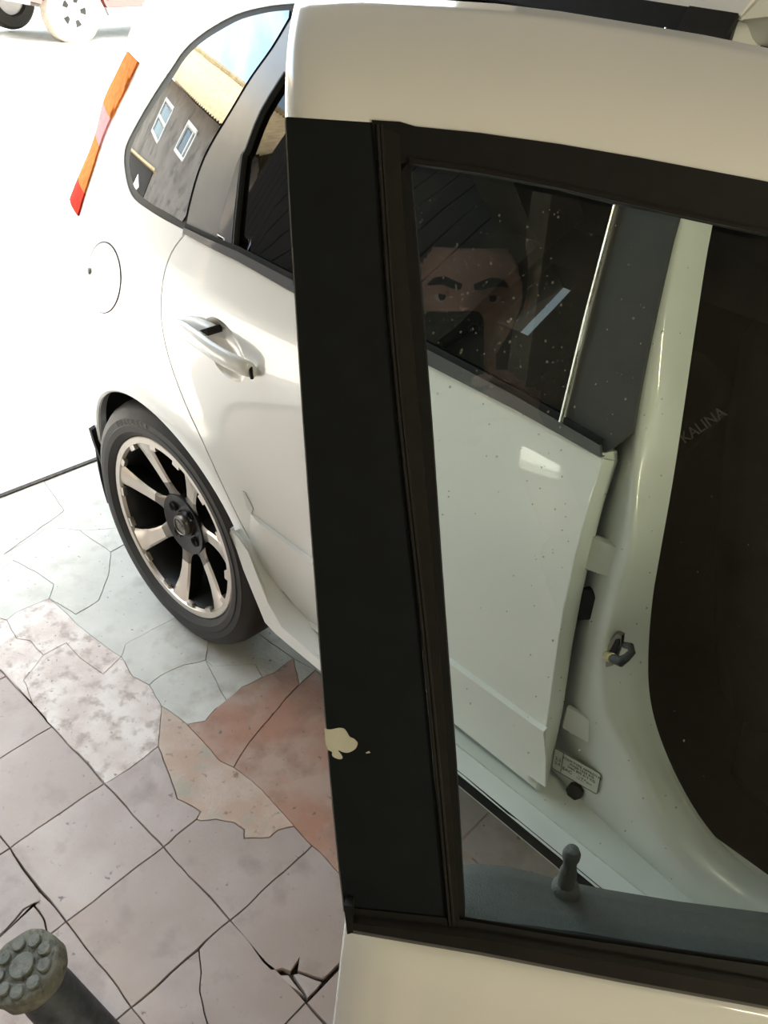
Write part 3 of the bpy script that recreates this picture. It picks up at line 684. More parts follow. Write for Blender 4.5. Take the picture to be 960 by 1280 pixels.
# handle: tapered grip with rounded ends standing off the skin
hp = [(219, 407, .003, 8), (223, 408, .012, 11), (233, 415, .020, 13), (248, 426, .026, 13.5), (265, 438, .028, 13), (283, 449, .026, 13), (300, 457, .020, 12.5), (312, 462, .012, 11), (318, 465, .004, 8)]
cent = [(io(u, v, -o_, .2, .83), w) for (u, v, o_, w) in hp]
pts_c = smooth_line([c[0] for c in cent], 4); wid = [q.x for q in smooth_line([V((c[1], 0, 0)) for c in cent], 4)]
b = MB(); b.prism([io(u, v, -.014, .2, .83) for u, v in [(221, 402), (228, 397), (238, 398), (250, 404), (259, 409), (261, 414), (250, 422), (232, 420)]], (0, .02, 0)); hbm = b.build('handle_base', paint, rdoor, True, 30)
md = hbm.modifiers.new('soft', 'BEVEL'); md.width = .004; md.segments = 3
rows = []
for i, p in enumerate(pts_c):
    w_ = wid[i] * .00125; t_ = .0085 if 3 < i < len(pts_c) - 3 else .006
    rows.append([p + V((0, -t_ * math.cos(a), w_ * math.sin(a))) for a in [2 * PI * j / 14 for j in range(14)]])
hb_ = MB(); vs = [q for r in rows for q in r]; k = 14; fs = []
for i in range(len(rows) - 1):
    for j in range(k): fs.append((i * k + j, i * k + (j + 1) % k, (i + 1) * k + (j + 1) % k, (i + 1) * k + j))
fs += [list(range(k)), [(len(rows) - 1) * k + j for j in range(k)]]
hb_.add(vs, fs); hnd = hb_.build('door_handle', paint, rdoor, sharp=70)
b = MB(); b.tube([body(*inv(318, 456, .3, .83)) + V((.003, -.010, 0)), body(*inv(321, 462, .3, .83)) + V((.003, -.014, 0)), body(*inv(320, 470, .3, .83)) + V((.002, -.010, 0))], .0032, 8); b.build('handle_end_gasket', rubber, rdoor)
b = MB(); q = body(*inv(255, 412, .2, .83)); b.prism([io(u, v, -.016, .2, .83) for u, v in [(249, 413), (259, 410), (260, 420)]], (0, .03, 0)); b.build('handle_gap', gap, rdoor, False)
# pressed crease along the lower door
CR = on([(313, 641), (350, 668), (387, 696), (450, 741), (505, 781), (560, 821), (615, 861), (667, 899), (684, 910)], .29, .51)
CR = [(p[0], p[1]) for p in sp(CR, 4)]; n_ = len(CR); rows = [[], [], [], [], []]
for i, (x, cz) in enumerate(CR):
    e_ = min(1, i / 2); pr = .0085 * e_
    rows[0].append(body(x, cz + .0015)); rows[1].append(body(x, cz - .001) - V((0, pr, 0))); rows[2].append(body(x, cz - .006) - V((0, pr, 0)))
    rows[3].append(body(x + .012 * i / n_, cz - .06) - V((0, pr * .5 + .0004, 0))); rows[4].append(body(x + .022 * i / n_, cz - .13) - V((0, .0004, 0)))
b = MB(); b.sheet(rows, V((0, .004, 0))); b.build('door_crease', paint, rdoor, sharp=25)
NP = [io(u, v, -.0022, .28, .53) for u, v in [(303, 614), (306, 616), (316, 636), (314, 642), (309, 636)]]
b = MB(); b.prism(NP, (0, .006, 0)); ce = b.build('crease_end', jamb, rdoor, True, 30)
# rear door's folded front edge
FLX = [(682, 989), (695, 927), (703, 890), (716, 802), (727, 744), (744, 671), (756, 625), (772, 576)]
DF2 = on([(670, 987), (680, 927), (686, 887), (699, 794), (711, 733), (727, 665), (740, 617), (754, 573)], 1.0, .4)
inn = []
for (u, v), q in zip(FLX, DF2):
    inn.append(yp(u, v, body(*q).y + .034))
rows = [[body(*q) - V((0, .0005, 0)) for q in DF2], [body(*q) * .82 + i_ * .18 - V((-.004, 0, 0)) for q, i_ in zip(DF2, inn)], inn]
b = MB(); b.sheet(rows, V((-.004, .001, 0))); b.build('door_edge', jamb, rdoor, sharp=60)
# tilted cap over the top of the folded edge
q = body(*DF2[-1]); b = MB(); b.prism([q, inn[-1], inn[-1] + V((-.004, 0, .012)), q + V((-.003, 0, .006))], (-.02, .004, 0)); b.build('edge_cap', jamb, rdoor, False)
# waist moulding, film-covered frame, glass, upper frame
bt_lo = on([(754, 571), (645, 511), (535, 455), (450, 408), (365, 363), (300, 327), (232, 292)], .95, .98)
bt_hi = on([(752, 556), (645, 494), (535, 436), (450, 392), (365, 349), (300, 315), (233, 285)], .95, .99)
panel('waist_moulding', bt_lo + bt_hi[::-1], gloss_grey, rdoor, .010, (), .02, .006)
panel('waist_seal', shift(bt_hi, 0, -.002) + shift(bt_hi, 0, .007)[::-1], rubber, rdoor, .006, (), .02, .004)
rt = on([(356, 91), (326, 140), (308, 186), (303, 196), (298, 240), (292, 307)], .3, 1.3)
ZT = 1.405
topl = [(D1[-1][0] + .02, ZT), (rt[0][0] + (rt[0][0] - rt[1][0]) * .35, ZT)]
panel('pillar_film', shift(D1, .003) + [(topl[0][0], ZT - .005), (rt[0][0] + .10, ZT - .005)] + rt + [(D1[0][0] + .003, rt[-1][1] - .006)], greytrim, rdoor, .006, (), .025, .001)
panel('pillar_film_lower', on([(303, 193), (297, 207), (281, 262), (272, 300), (291, 308), (297, 243)], .25, 1.15), gloss_grey, rdoor, .003, (), .02, .003)
fr_ = on([(703, 528), (735, 395), (770, 262)], .93, 1.05)          # front edge of the rear door glass
sl = (fr_[2][0] - fr_[0][0]) / (fr_[2][1] - fr_[0][1]); frt = (fr_[2][0] + sl * (1.385 - fr_[2][1]), 1.385)
gl_poly = rt[::-1] + [(rt[0][0] + .04, 1.385), frt] + fr_[::-1] + bt_hi[1:5]
panel('rear_door_glass', gl_poly, glass_dark, rdoor, .004, (), .03, -.006)
# rubber channel round the glass
cs = MB(); cs.tube([body(p[0] + .004, p[1], -.001) for p in smooth_line([V((q[0], q[1], 0)) for q in rt], 3)], .0055, 8); cs.build('glass_channel', rubber, rdoor)
af = on([(790, 540), (812, 425), (840, 300)], 1.0, 1.0); sl2 = (af[2][0] - af[0][0]) / (af[2][1] - af[0][1])
afT = (af[2][0] + sl2 * (ZT - af[2][1]) * .8, ZT)
panel('pillar_film', [fr_[0], fr_[1], fr_[2], frt, (frt[0] - .02, ZT), afT] + af[::-1] + on([(756, 566)], .95, .98), greytape, rdoor, .008, (), .03, .0)
b = MB(); b.tube([body(p[0], p[1], .003) for p in [fr_[0], fr_[1], fr_[2], frt]], .0036, 8); b.build('glass_edge_strip', chrome, rdoor)
tf = [(D1[-1][0] + .03, ZT + .002), (.4, ZT + .002), (afT[0] + .004, ZT + .002), (afT[0] + .012, 1.462), (.4, 1.462), (D1[-1][0] + .05, 1.462)]
panel('upper_frame', tf, paint, rdoor, .010, (), .03, .004)
panel('upper_frame_seal', [(D1[-1][0] + .03, ZT - .022), (afT[0] - .02, ZT - .022), (afT[0] - .02, ZT + .001), (D1[-1][0] + .03, ZT + .001)], rubber, rdoor, .006, (), .03, .006)
panel('frame_corner', [(afT[0] - .055, ZT - .03), (afT[0] + .002, ZT - .03), (afT[0] + .003, ZT + .001), (afT[0] - .055, ZT + .001)], moulding, rdoor, .010, (), .03, .008)
q0 = body(afT[0] + .006, ZT); q1_ = body(afT[0] + .014, 1.46)
b = MB(); b.sheet([[q0 + V((0, -.004, 0)), q0.lerp(q1_, .5) + V((.004, -.003, 0)), q1_], [q0 + V((.022, .035, .006)), q0.lerp(q1_, .5) + V((.026, .035, .006)), q1_ + V((.022, .03, .0))]], V((-.006, .002, 0))); b.build('frame_edge', jamb, rdoor)

# ------------------------------------------------------------------ side skirt
SKT = [(290, 659), (300, 664), (314.6, 681), (340, 722.5), (360, 750), (395, 787)]
SKR = [(288.5, 662), (298, 672), (310, 690), (335, 754), (352, 784), (397, 823)]
SKL = [(287, 666), (296, 688), (304, 712), (331, 778), (345, 793), (400.5, 839)]
T_ = [body(*p) - V((0, .002, 0)) for p in on(SKT, .25, .45)]; R_ = [yp(u, v, -.048) for u, v in SKR]; L_ = [yp(u, v, -.053) for u, v in SKL]
zt_, zr_, zl_ = T_[-1].z, R_[-1].z, L_[-1].z
for x in (.62, .8, 1.0, 1.2, 1.4, 1.7, 2.04):
    T_.append(V((x, -.004, zt_ + .008 * min(1, (x - .5) / .4)))); R_.append(V((x, -.048, zr_))); L_.append(V((x, -.053, zl_)))
mid = [(a * .5 + b_ * .5) + V((0, -.003, 0)) for a, b_ in zip(T_, R_)]
skirt_rows = [[p + V((0, .03, .004)) for p in T_], T_, mid, R_, L_, [p + V((0, .03, -.006)) for p in L_]]
b = MB(); b.sheet(skirt_rows, V((0, .006, 0))); skirt = b.build('side_skirt', paint, car, sharp=55)
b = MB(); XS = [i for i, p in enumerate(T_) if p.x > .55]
b.sheet([[R_[i] * .55 + mid[i] * .45 + V((0, -.001, 0)) for i in XS], [R_[i] + V((0, -.003, 0)) for i in XS], [L_[i] * .75 + R_[i] * .25 + V((0, -.003, 0)) for i in XS]], V((0, .002, 0))); b.build('skirt_dark_strip', rubber, skirt, False)  # dark band along the lower part of the skirt
# seam under the rear door
b = MB(); b.sheet([[body(x, .33 + .0) + V((0, .004, 0)) for x in (.4, .6, .8, 1.0)], [body(x, .30) + V((0, .012, 0)) for x in (.4, .6, .8, 1.0)]], V((0, .004, 0))); b.build('sill_lower', jamb, car)

# ------------------------------------------------------------------ centre pillar and sill, seen through the open door's glass
PR = [ # rows down the pillar: four pixels across; offsets: trough .045, ridge .02, crease .035, inner edge .085
 ((896, 20), (914, 25), (934, 30), (952, 36)), ((862, 140), (881, 145), (901, 150), (919, 157)),
 ((828, 265), (848, 270), (868, 275), (886, 282)), ((805, 390), (819, 392), (845, 398), (866, 402)), ((789, 500), (799, 503), (828, 508), (850, 512)),
 ((775, 580), (790, 590), (812, 600), (836, 605)), ((752, 670), (785, 680), (802, 690), (820, 697)), ((738, 715), (768, 735), (790, 745), (811, 752)),
 ((722, 780), (752, 800), (780, 812), (806, 815)), ((712, 835), (746, 850), (783, 868), (807, 868)), ((705, 880), (752, 892), (790, 905), (817, 915)),
 ((699, 920), (772, 935), (812, 955), (838, 968)), ((694, 950), (786, 975), (835, 1005), (868, 1022)), ((690, 985), (800, 1025), (865, 1058), (905, 1070)),
 ((720, 1030), (830, 1085), (920, 1120), (960, 1118)), ((760, 1072), (880, 1150), (990, 1190), (1030, 1170)), ((815, 1121), (950, 1215), (1090, 1270), (1120, 1235))]
grid = []
for i, r in enumerate(PR):
    f_ = sst(2, 10, i); offs = (.040 + .014 * f_, .020 + .002 * f_, .034 + .012 * f_, .062 + .016 * f_)
    if i == len(PR) - 1: offs = (.03, .030, .05, .085)
    grid.append([io(u, v, o_) for (u, v), o_ in zip(r, offs)])
def densify(g, n=4):
    cols = [smooth_line([r[j] for r in g], n) for j in range(len(g[0]))]
    rows_ = [[c[i] for c in cols] for i in range(len(cols[0]))]
    return [smooth_line(r, n) for r in rows_]
gd = densify(grid)
# returning flanges: to the left behind the rear door, and inwards at the cabin edge
gd = [[r[0] + V((-.05, .02, 0))] + r + [r[-1] + V((.001, .006, 0)), r[-1] + V((-.010, .012, 0))] for r in gd]
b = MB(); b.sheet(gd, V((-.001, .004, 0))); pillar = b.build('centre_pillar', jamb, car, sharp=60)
gr = lambda i, j: gd[min(len(gd) - 1, i)][j]
# rear area behind the flange: flat lower jamb between door edge and pillar
b = MB(); b.sheet([[V((.84, .075, z)), V((.92, .074, z)), V((.985, .073, z))] for z in (.30, .5, .75, .95)], V((0, .004, 0))); b.build('jamb_back_panel', jamb, pillar)
# sill from the pillar foot forwards
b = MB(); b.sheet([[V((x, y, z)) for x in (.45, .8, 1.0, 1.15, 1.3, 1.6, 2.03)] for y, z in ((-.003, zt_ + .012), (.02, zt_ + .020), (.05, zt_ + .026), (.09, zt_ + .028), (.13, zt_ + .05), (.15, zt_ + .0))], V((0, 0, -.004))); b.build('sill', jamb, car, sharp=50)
# rail over the door opening with its seal, and the lining behind it
b = MB(); b.tube([body(x, 1.405) + V((0, .055, 0)) for x in (.80, .95, 1.1, 1.25, 1.38)], .026, 12); rail = b.build('roof_rail', jamb, car)
b = MB(); b.tube([body(x, 1.428) + V((0, .020, 0)) for x in (.885, .95, 1.1, 1.25, 1.40)], .010, 10); b.build('opening_seal', rubber, rail)
b = MB(); b.sheet([[body(x, z) + V((0, .09 + (1.42 - z) * .1, 0)) for x in (.84, 1.0, 1.2)] for z in (1.12, 1.25, 1.38)], V((0, .004, 0))); b.build('pillar_lining', cabin, car)
# raised pads on the jamb
def pad(name, P, off, th, m, parent=None, rnd=0):
    b = MB(); pts = [io(u, v, off) for u, v in P]; b.prism(pts, (0, -th, 0)); o_ = b.build(name, m, parent or pillar, False)
    md = o_.modifiers.new('soft', 'BEVEL'); md.width = .0015; md.segments = 2; return o_
pad('jamb_pad', [(746, 668), (778, 680), (774, 719), (735, 706)], .040, .012, jamb)
pad('jamb_pad', [(712, 880), (741, 897), (738, 925), (706, 906)], .038, .008, jamb)
# rubber plugs in the jamb holes
def blob_pts(c, r, n, seed, sx=1.): 
    random.seed(seed); return [(c[0] + r * sx * (1 + random.uniform(-.1, .1)) * math.cos(2 * PI * i / n), c[1] + r * (1 + random.uniform(-.1, .1)) * math.sin(2 * PI * i / n)) for i in range(n)]
b = MB(); b.prism([io(u, v, .036) for u, v in blob_pts((728, 757), 19, 18, 3)], (0, .01, 0)); b.build('hole_plug', gap, pillar, False)
b = MB(); b.prism([io(u, v, .034) for u, v in [(707, 986), (711, 981), (717, 981), (724, 985), (728, 991), (726, 998), (720, 1000), (713, 1001), (708, 997), (709, 992)]], (0, .008, 0)); b.build('hole_plug', gap, pillar, False)
# door striker: base plate, roller pin and loop
so = .024
b = MB(); b.prism([io(u, v, so) for u, v in [(751, 826), (756, 814), (766, 797), (771, 792), (777, 795), (776, 806), (770, 822), (766, 832), (758, 834)]], (0, .008, 0)); st_ = b.build('striker', steel, pillar, False)
b = MB(); b.prism([io(u, v, so - .0015) for u, v in [(761, 815), (769, 800), (774, 799), (774, 806), (768, 820)]], (0, .002, 0)); b.build('striker_recess', gap, st_, False)
p0 = io(759, 820, so - .002); p1 = io(766, 823, so - .018); p2 = io(776, 827, so - .022)
b = MB(); b.tube([p0, p1], .0068, 14); b.build('striker_roller', brass, st_)
b = MB(); b.tube([p1, p2, io(783, 822, so - .016), io(790, 815, so - .008), io(788, 808, so), io(780, 806, so + .004)], [.006, .007, .0055, .005, .005, .004], 10); b.build('striker_loop', darkplastic, st_)
# approval label on the jamb with its print
LC = [(694, 935), (752, 968), (749, 994), (690, 961)]
LQ = [io(u, v, .030) for u, v in LC]
lx = (LQ[1] - LQ[0]); ly = (LQ[0] - LQ[3]); lw, lh = lx.length, ly.length
def lp(a, c, o_=0.): return LQ[3] + lx * a + ly * c - V((0, .0012 + o_, 0))
def rrect(x0, y0, x1, y1, r, n=4):
    P = []
    for cx_, cy_, a0_ in ((x1 - r, y1 - r, 0), (x0 + r, y1 - r, 90), (x0 + r, y0 + r, 180), (x1 - r, y0 + r, 270)):
        P += [(cx_ + r * math.cos(math.radians(a0_ + 90 * i / n)), cy_ + r * 1.6 * math.sin(math.radians(a0_ + 90 * i / n))) for i in range(n + 1)]
    return P
rp = rrect(0, .1, 1, 1, .05)
b = MB(); b.prism([lp(*p) for p in rp], (0, .0008, 0)); lab = b.build('approval_label', sticker_m, pillar, False)
b = MB(); b.tube([lp(p[0], p[1], .0004) for p in rp], .0005, 4, True); b.tube([lp(.2, .1, .0004), lp(.2, 1, .0004)], .0005, 4); b.build('label_border', ink, lab, False)
LM = lambda a, c: frame_mx(lp(a, c, .0007), lx, ly)
for (a, c, s, z) in ((.62, .84, '57KM TYPE APPROVAL', .0068), (.62, .70, 'MASS 1565 KG', .0068), (.62, .56, '2465 850 815 KG', .0068), (.33, .36, 'EAC', .0095), (.62, .40, '1118', .005), (.62, .30, '2.3 2.1', .005), (.8, .34, '2014', .005), (.11, .62, '2.2', .009), (.11, .42, '2.0', .009)):
    text_mesh('label_print', s, z, LM(a, c), ink, lab, .0001)

# ------------------------------------------------------------------ cabin: lining, seats, far door
b = MB()
b.box((1.0, .76, .32), (2.1, 1.2, .02)); b.box((1.0, 1.36, .68), (2.1, .04, .72)); b.box((2.02, .75, .65), (.06, 1.2, .6)); b.box((-.28, .72, .75), (.04, .8, .6))
b.box((.85, .72, 1.435), (1.5, .78, .012)); b.build('cabin_lining', cabin, car, False)
def cushion(name, c, size, m, parent, rot=0, n=2):
    me = bpy.data.meshes.new(name); bm = bmesh.new(); bmesh.ops.create_cube(bm, size=1)
    bmesh.ops.subdivide_edges(bm, edges=bm.edges[:], cuts=3, use_grid_fill=True)
    for v in bm.verts:
        p = v.co; q = V((p.x, p.y, p.z)); 
        q = V([math.copysign(abs(a) ** 1.0, a) for a in q]); r = max(0, (q.length / .866)) ; q = q * (1 - .22 * r ** 3); v.co = V((q.x * size[0] * 1.15, q.y * size[1] * 1.15, q.z * size[2] * 1.1))
    bmesh.ops.smooth_vert(bm, verts=bm.verts, factor=.4, use_axis_x=True, use_axis_y=True, use_axis_z=True)
    bm.transform(Matrix.Translation(c) @ Matrix.Rotation(rot, 4, 'Y')); bm.to_mesh(me); bm.free(); me.shade_smooth()
    return link(name, me, m, parent)
cushion('front_seat', (1.45, .43, .50), (.52, .50, .20), cabin, car)
cushion('front_seat_back', (1.13, .43, .85), (.16, .50, .64), cabin, car, -.28)
cushion('front_seat_headrest', (.99, .43, 1.24), (.10, .26, .18), cabin, car, -.2)
cushion('rear_seat', (.45, .72, .50), (.5, 1.15, .2), cabin, car)
cushion('rear_seat_back', (.15, .72, .85), (.16, 1.15, .6), cabin, car, -.3)
cushion('far_seat', (1.45, 1.02, .50), (.52, .46, .20), cabinblue, car)
cushion('far_seat_back', (1.13, 1.02, .85), (.16, .46, .64), cabinblue, car, -.28)
def yk(u, v, y): return yp(u, v, y)
ka, kb = yk(858, 546, .165), yk(899, 518, .165)
text_mesh('seat_lettering', 'KALINA', .0205, frame_mx((ka + kb) / 2, kb - ka, V((-.35, 0, .9))), fadeink, car)
# plastic belt-height cover and loose wire loops beside the pillar
for rr, cc in ((34, (762, 535)), (26, (770, 545)), (20, (752, 548))):
    b = MB(); b.tube([io(cc[0] + rr * 1.3 * math.cos(a), cc[1] + rr * .9 * math.sin(a), .05) for a in [math.radians(190 + i * 10) for i in range(17)]], .0012, 6); b.build('cable', darkplastic, pillar)
# ------------------------------------------------------------------ the open front door
def line_at(L, x):
    for i in range(len(L) - 1):
        if L[i][0] <= x <= L[i + 1][0] or i == len(L) - 2:
            a, c = L[i], L[i + 1]; return a[1] + (c[1] - a[1]) * (x - a[0]) / (c[0] - a[0])
def dpp(P, off): return [dp(u, v, off) for u, v in P]
# waistline down: outer skin
hor = V((ND[0], ND[1], 0)).normalized()                      # horizontal, pointing into the door
SK_T = [(431, 1163), (441, 1168), (960, 1268)]
tip = dp(431, 1164, -.003); far = dp(960, 1268, -.003); dirx = (far - tip); slope = dirx.z / math.hypot(dirx.x, dirx.y); L_door = 1.02
rows = []
prof = [(0, 0, .0), (.004, -.004, .012), (.010, -.009, .014), (.03, -.013, .010), (.07, -.019, .006), (.14, -.028, .002), (.22, -.032, .0), (.32, -.030, .0), (.42, -.018, 0), (.52, -.005, 0), (.60, .008, 0), (.64, .02, .004)]
for (dz, dn, _) in prof:
    row = []
    for i in range(22):
        t = (i / 21) ** 1.6 * L_door; e = math.exp(-t / .012)
        lean = .014 * (dz / .1) if dz < .1 else .014
        p = tip + E1 * (t + lean * 0) + V((0, 0, slope * t * math.exp(-dz * 2) - dz)) + hor * (dn + .012 * e)
        row.append(p)
    rows.append(row)
fdoor_b = MB(); fdoor_b.sheet(rows, hor * .005); fdoor = fdoor_b.build('front_door', paint, car, sharp=50)
# tip edge and inner structure of the door
ti = [r[0] for r in rows]
b = MB(); b.sheet([ti, [p + hor * .012 + E1 * -.002 for p in ti], [p + hor * .085 + E1 * .01 for p in ti]], E1 * .004); b.build('door_edge', jamb, fdoor)
# black film on the rear part of the door frame
FLe = sp([(357.5, 146), (363, 260), (369, 360), (378, 500), (388, 640), (397, 760), (405, 870), (416, 1000), (424, 1080), (431, 1140)], 4)
film = FLe + [(560, 1160), (545, 1000), (524, 780), (500, 560), (484, 400), (474, 250), (470, 180), (465, 153)]
b = MB(); b.prism(dpp(film, -.0085), NDv * .004); fm = b.build('pillar_film', tape, fdoor, False)
# painted frame under the film, its hem showing as a thin pale line
b = MB(); b.prism(dpp([(u - 1.6, v) for u, v in FLe] + [(558, 1160), (470, 160)], -.0045), NDv * .010); b.build('frame_skin', jamb, fdoor, False)
b = MB(); b.prism(dpp([(u + 1, v) for u, v in FLe] + [(556, 1160), (470, 165)], .006), NDv * .03); b.build('frame_box', darkplastic, fdoor, False)
# chips in the film
b = MB(); b.prism(dpp(sp([(405.5, 911), (412, 912), (418, 911), (424, 910), (430, 911), (434, 916), (437, 921), (443, 924), (447, 929), (445, 935), (440, 939), (434, 941), (428, 940), (424, 938), (423, 939), (427, 944), (428, 948), (424, 949), (418, 947), (415, 944), (415, 940), (410, 937), (407, 930)], 3), -.0088), NDv * .0006); b.build('film_chip', chip_m, fm, False)
b = MB(); b.prism(dpp([(457, 941), (461, 939), (463, 941), (458, 942)], -.0088), NDv * .0006); b.build('film_chip', chip_m, fm, False)
# inner raised strip and rubber channel beside the glass
ss = sp([(470, 156), (476, 250), (486, 400), (501, 560), (525, 780), (546, 1000), (560, 1158)], 3); s2 = sp([(500, 168), (503, 250), (514, 400), (528, 560), (547, 780), (563, 1000), (575, 1158)], 3)
b = MB(); b.prism(dpp(ss + s2[::-1], -.0100), NDv * .012); b.build('channel_cover', moulding, fdoor, False)
s3 = sp([(512, 200), (521, 300), (529, 400), (540, 540), (551, 700), (562, 850), (573, 1000), (581, 1145)], 3)
b = MB(); b.prism(dpp(s2[2:] + s3[::-1], -.0070), NDv * .012); b.build('glass_channel', rubber, fdoor, False)
for k_, (d_, r_) in enumerate(((2.5, .0012), (7, .001))):
    b = MB(); b.tube([dp(u + d_, v, -.0104) for u, v in ss], r_, 6); b.build('channel_rib', moulding, fdoor)
# top seal
tl_hi = [(465, 150), (500, 152), (520, 158), (600, 166), (700, 180), (800, 197), (960, 227), (1010, 236), (1200, 285)]
tl_lo = [(512, 200), (600, 213), (700, 232), (770, 250), (850, 266), (960, 290), (1010, 301), (1200, 350)]
b = MB(); b.prism(dpp(tl_hi + tl_lo[::-1] + [(500, 205), (470, 200)], -.0098), NDv * .014); b.build('upper_seal', rubber, fdoor, False)
b = MB(); b.tube([dp(u, v - 3, -.0105) for u, v in [(512, 204), (600, 216), (700, 235), (850, 269), (960, 293)]], .0015, 6); b.build('upper_seal_lip', moulding, fdoor)
# painted upper frame, curving over towards the roof
hi_e = [(372, -3), (450, -6), (540, 0), (600, 2), (700, 14), (780, 27), (857, 40), (900, 47), (960, 60), (1200, 118)]
lo_e = [(356.5, 146), (420, 150), (465, 155), (600, 169), (700, 183), (800, 200), (960, 230), (1200, 288)]
rows = []
us = [356.5, 360, 368, 380, 410, 450, 500, 560, 620, 700, 800, 880, 960, 1060, 1200]
for k_ in range(13):
    t = k_ / 10; row = []
    for j, u in enumerate(us):
        ul = u; uh = u + 14 * math.exp(-(u - 356.5) / 60)
        vl = line_at(lo_e, ul); vh = line_at(hi_e, max(372, uh)) if uh >= 372 else line_at(hi_e, 372)
        tt = min(t, 1.0); side = math.exp(-(u - 356.5) / 8.0)
        uu = ul + (uh - ul) * tt ** 3; vv = vl + (vh - vl) * (tt if t <= 1 else 1)
        off = -.0085 + .045 * tt ** 2.4 + side * (.010 * (1 - .3 * tt))
        p = dp(uu, vv, off)
        if t > 1: p = p + NDv * (.03 * (t - 1) / .1) + V((0, 0, -.002 * (t - 1) / .1))
        row.append(p)
    rows.append(row)
b = MB(); b.sheet(rows, NDv * .004); b.build('upper_frame', paint, fdoor, sharp=70)
# front edge of the window frame, towards the hinges
b = MB(); b.prism(dpp([(1195, 290), (1235, 300), (1262, 1330), (1215, 1318)], -.009), NDv * .03); b.build('front_frame', tape, fdoor, False)
# glass pane with two faces
gp = [(u - 4, v) for u, v in s3] + [(960, 1215), (1200, 1275), (1200, 345), (1010, 296), (960, 285), (850, 261), (770, 245), (700, 227), (600, 208), (508, 196)]
P0 = dpp(gp[::-1], 0.0); n_ = len(P0); P1_ = [p + NDv * .0032 for p in P0]
me = bpy.data.meshes.new('window_glass'); me.from_pydata([tuple(p) for p in P0 + P1_], [], [list(range(n_)), list(range(n_, 2 * n_))[::-1]] + [[i, n_ + i, n_ + (i + 1) % n_, (i + 1) % n_] for i in range(n_)])
me.update(); bm = bmesh.new(); bm.from_mesh(me); bmesh.ops.recalc_face_normals(bm, faces=bm.faces); bm.to_mesh(me); bm.free()
me.materials.append(glass_door); me.materials.append(glass_back)
for i, p in enumerate(me.polygons): p.material_index = 0 if i == 0 else 1
gls = link('window_glass', me, None, fdoor)
# dried spots on the glass: countless, one part
random.seed(11); b = MB(); sv = []; sf = []
for i in range(300):
    u = random.triangular(512, 960, 690); v = random.triangular(215, 1120, 430)
    if i > 190: u = random.uniform(520, 700); v = random.uniform(240, 470)
    if v < 215 + (u - 512) * .19 + 8 or u < 518 + (v - 200) * .066: continue
    c = dp(u, v, -.0004); r = random.choice([.0003, .00035, .00045, .0005, .0007]); k0 = len(sv)
    for j in range(7): a = 2 * PI * j / 7 + i; sv.append(c + E1 * math.cos(a) * r + E2 * math.sin(a) * r * random.uniform(.8, 1.4))
    sv.append(c - NDv * .0002); sf += [(k0 + j, k0 + (j + 1) % 7, k0 + 7) for j in range(7)]
sm = mk('water_spots', sv, sf, spot_m, fdoor, False); sm['kind'] = 'stuff'
# outer waist moulding in two steps with its end cap
mt = [(431, 1134), (580, 1150), (700, 1170), (960, 1208), (1200, 1262)]; mm = [(433, 1147), (600, 1166), (780, 1197), (960, 1228), (1200, 1282)]; ml = [(436, 1166), (600, 1194), (780, 1229), (960, 1262), (1200, 1316)]
mid_ = [(434, 1153), (600, 1174), (780, 1206), (960, 1238), (1200, 1292)]
b = MB(); b.sheet([dpp(mt, -.004), dpp(mt, -.0095), dpp(mm, -.0115), dpp(mm, -.0095)], NDv * .003); b.build('waist_seal', rubber, fdoor, sharp=25)
b = MB(); b.sheet([dpp(mm, -.008), dpp(mm, -.0135), dpp(mid_, -.0165), dpp([(u, v - 4) for u, v in ml], -.0165), dpp(ml, -.012), dpp(ml, -.006)], NDv * .003); b.build('waist_moulding', moulding, fdoor, sharp=35)
b = MB(); b.prism(dpp([(429.5, 1132), (440, 1133), (441, 1166), (434, 1168)], -.0175), NDv * .018); ec = b.build('moulding_end_cap', rubber, fdoor, False)
# door card inside the glass, with the lock pin
ct = [(578, 1081), (600, 1079), (640, 1084), (675, 1093), (700, 1100), (720, 1104), (760, 1112), (850, 1127), (960, 1141), (1200, 1190)]
cb = [(578, 1160), (600, 1163), (640, 1168), (675, 1172), (700, 1176), (720, 1178), (760, 1185), (850, 1200), (960, 1216), (1200, 1268)]
r0 = dpp(cb, .006); r3 = dpp(ct, .075); r1 = [a.lerp(c, .3) for a, c in zip(r0, r3)]; r2 = [a.lerp(c, .75) + V((0, 0, .006)) for a, c in zip(r0, r3)]
dn = [p + V((0, 0, -.05)) + NDv * .012 for p in r3]; dn2 = [p + V((0, 0, -.6)) + hor * .03 for p in r3]
b = MB(); b.sheet([r0, r1, r2, r3, dn, dn2], V((0, 0, -.004))); card = b.build('door_card', darkplastic, fdoor, sharp=50)
b = MB(); b.sheet([r0, [p + V((0, 0, -.10)) for p in r0]], NDv * .01); b.build('door_card_edge', rubber, card, False)
pb = dp(708, 1106, .052); pt = dp(716, 1070, .052); up_ = (pt - pb).normalized()
b = MB(); b.lathe([(.001, -.004), (.0095, -.004), (.0092, 0), (.0075, .002), (.0062, .003), (.0058, .016), (.0046, .020), (.0046, .026), (.0058, .030), (.0060, .034), (.0045, .038), (.001, .0395)], pb + V((0, 0, -.002)), V((-.13, .03, 1)).normalized(), 24); b.build('lock_pin', darkplastic, card)
# hinges (out of frame) so that the door hangs from the car
for z in (.5, .82):
    b = MB(); b.box((2.06, .03, z), (.07, .05, .06)); b.build('hinge', steel, fdoor, False)

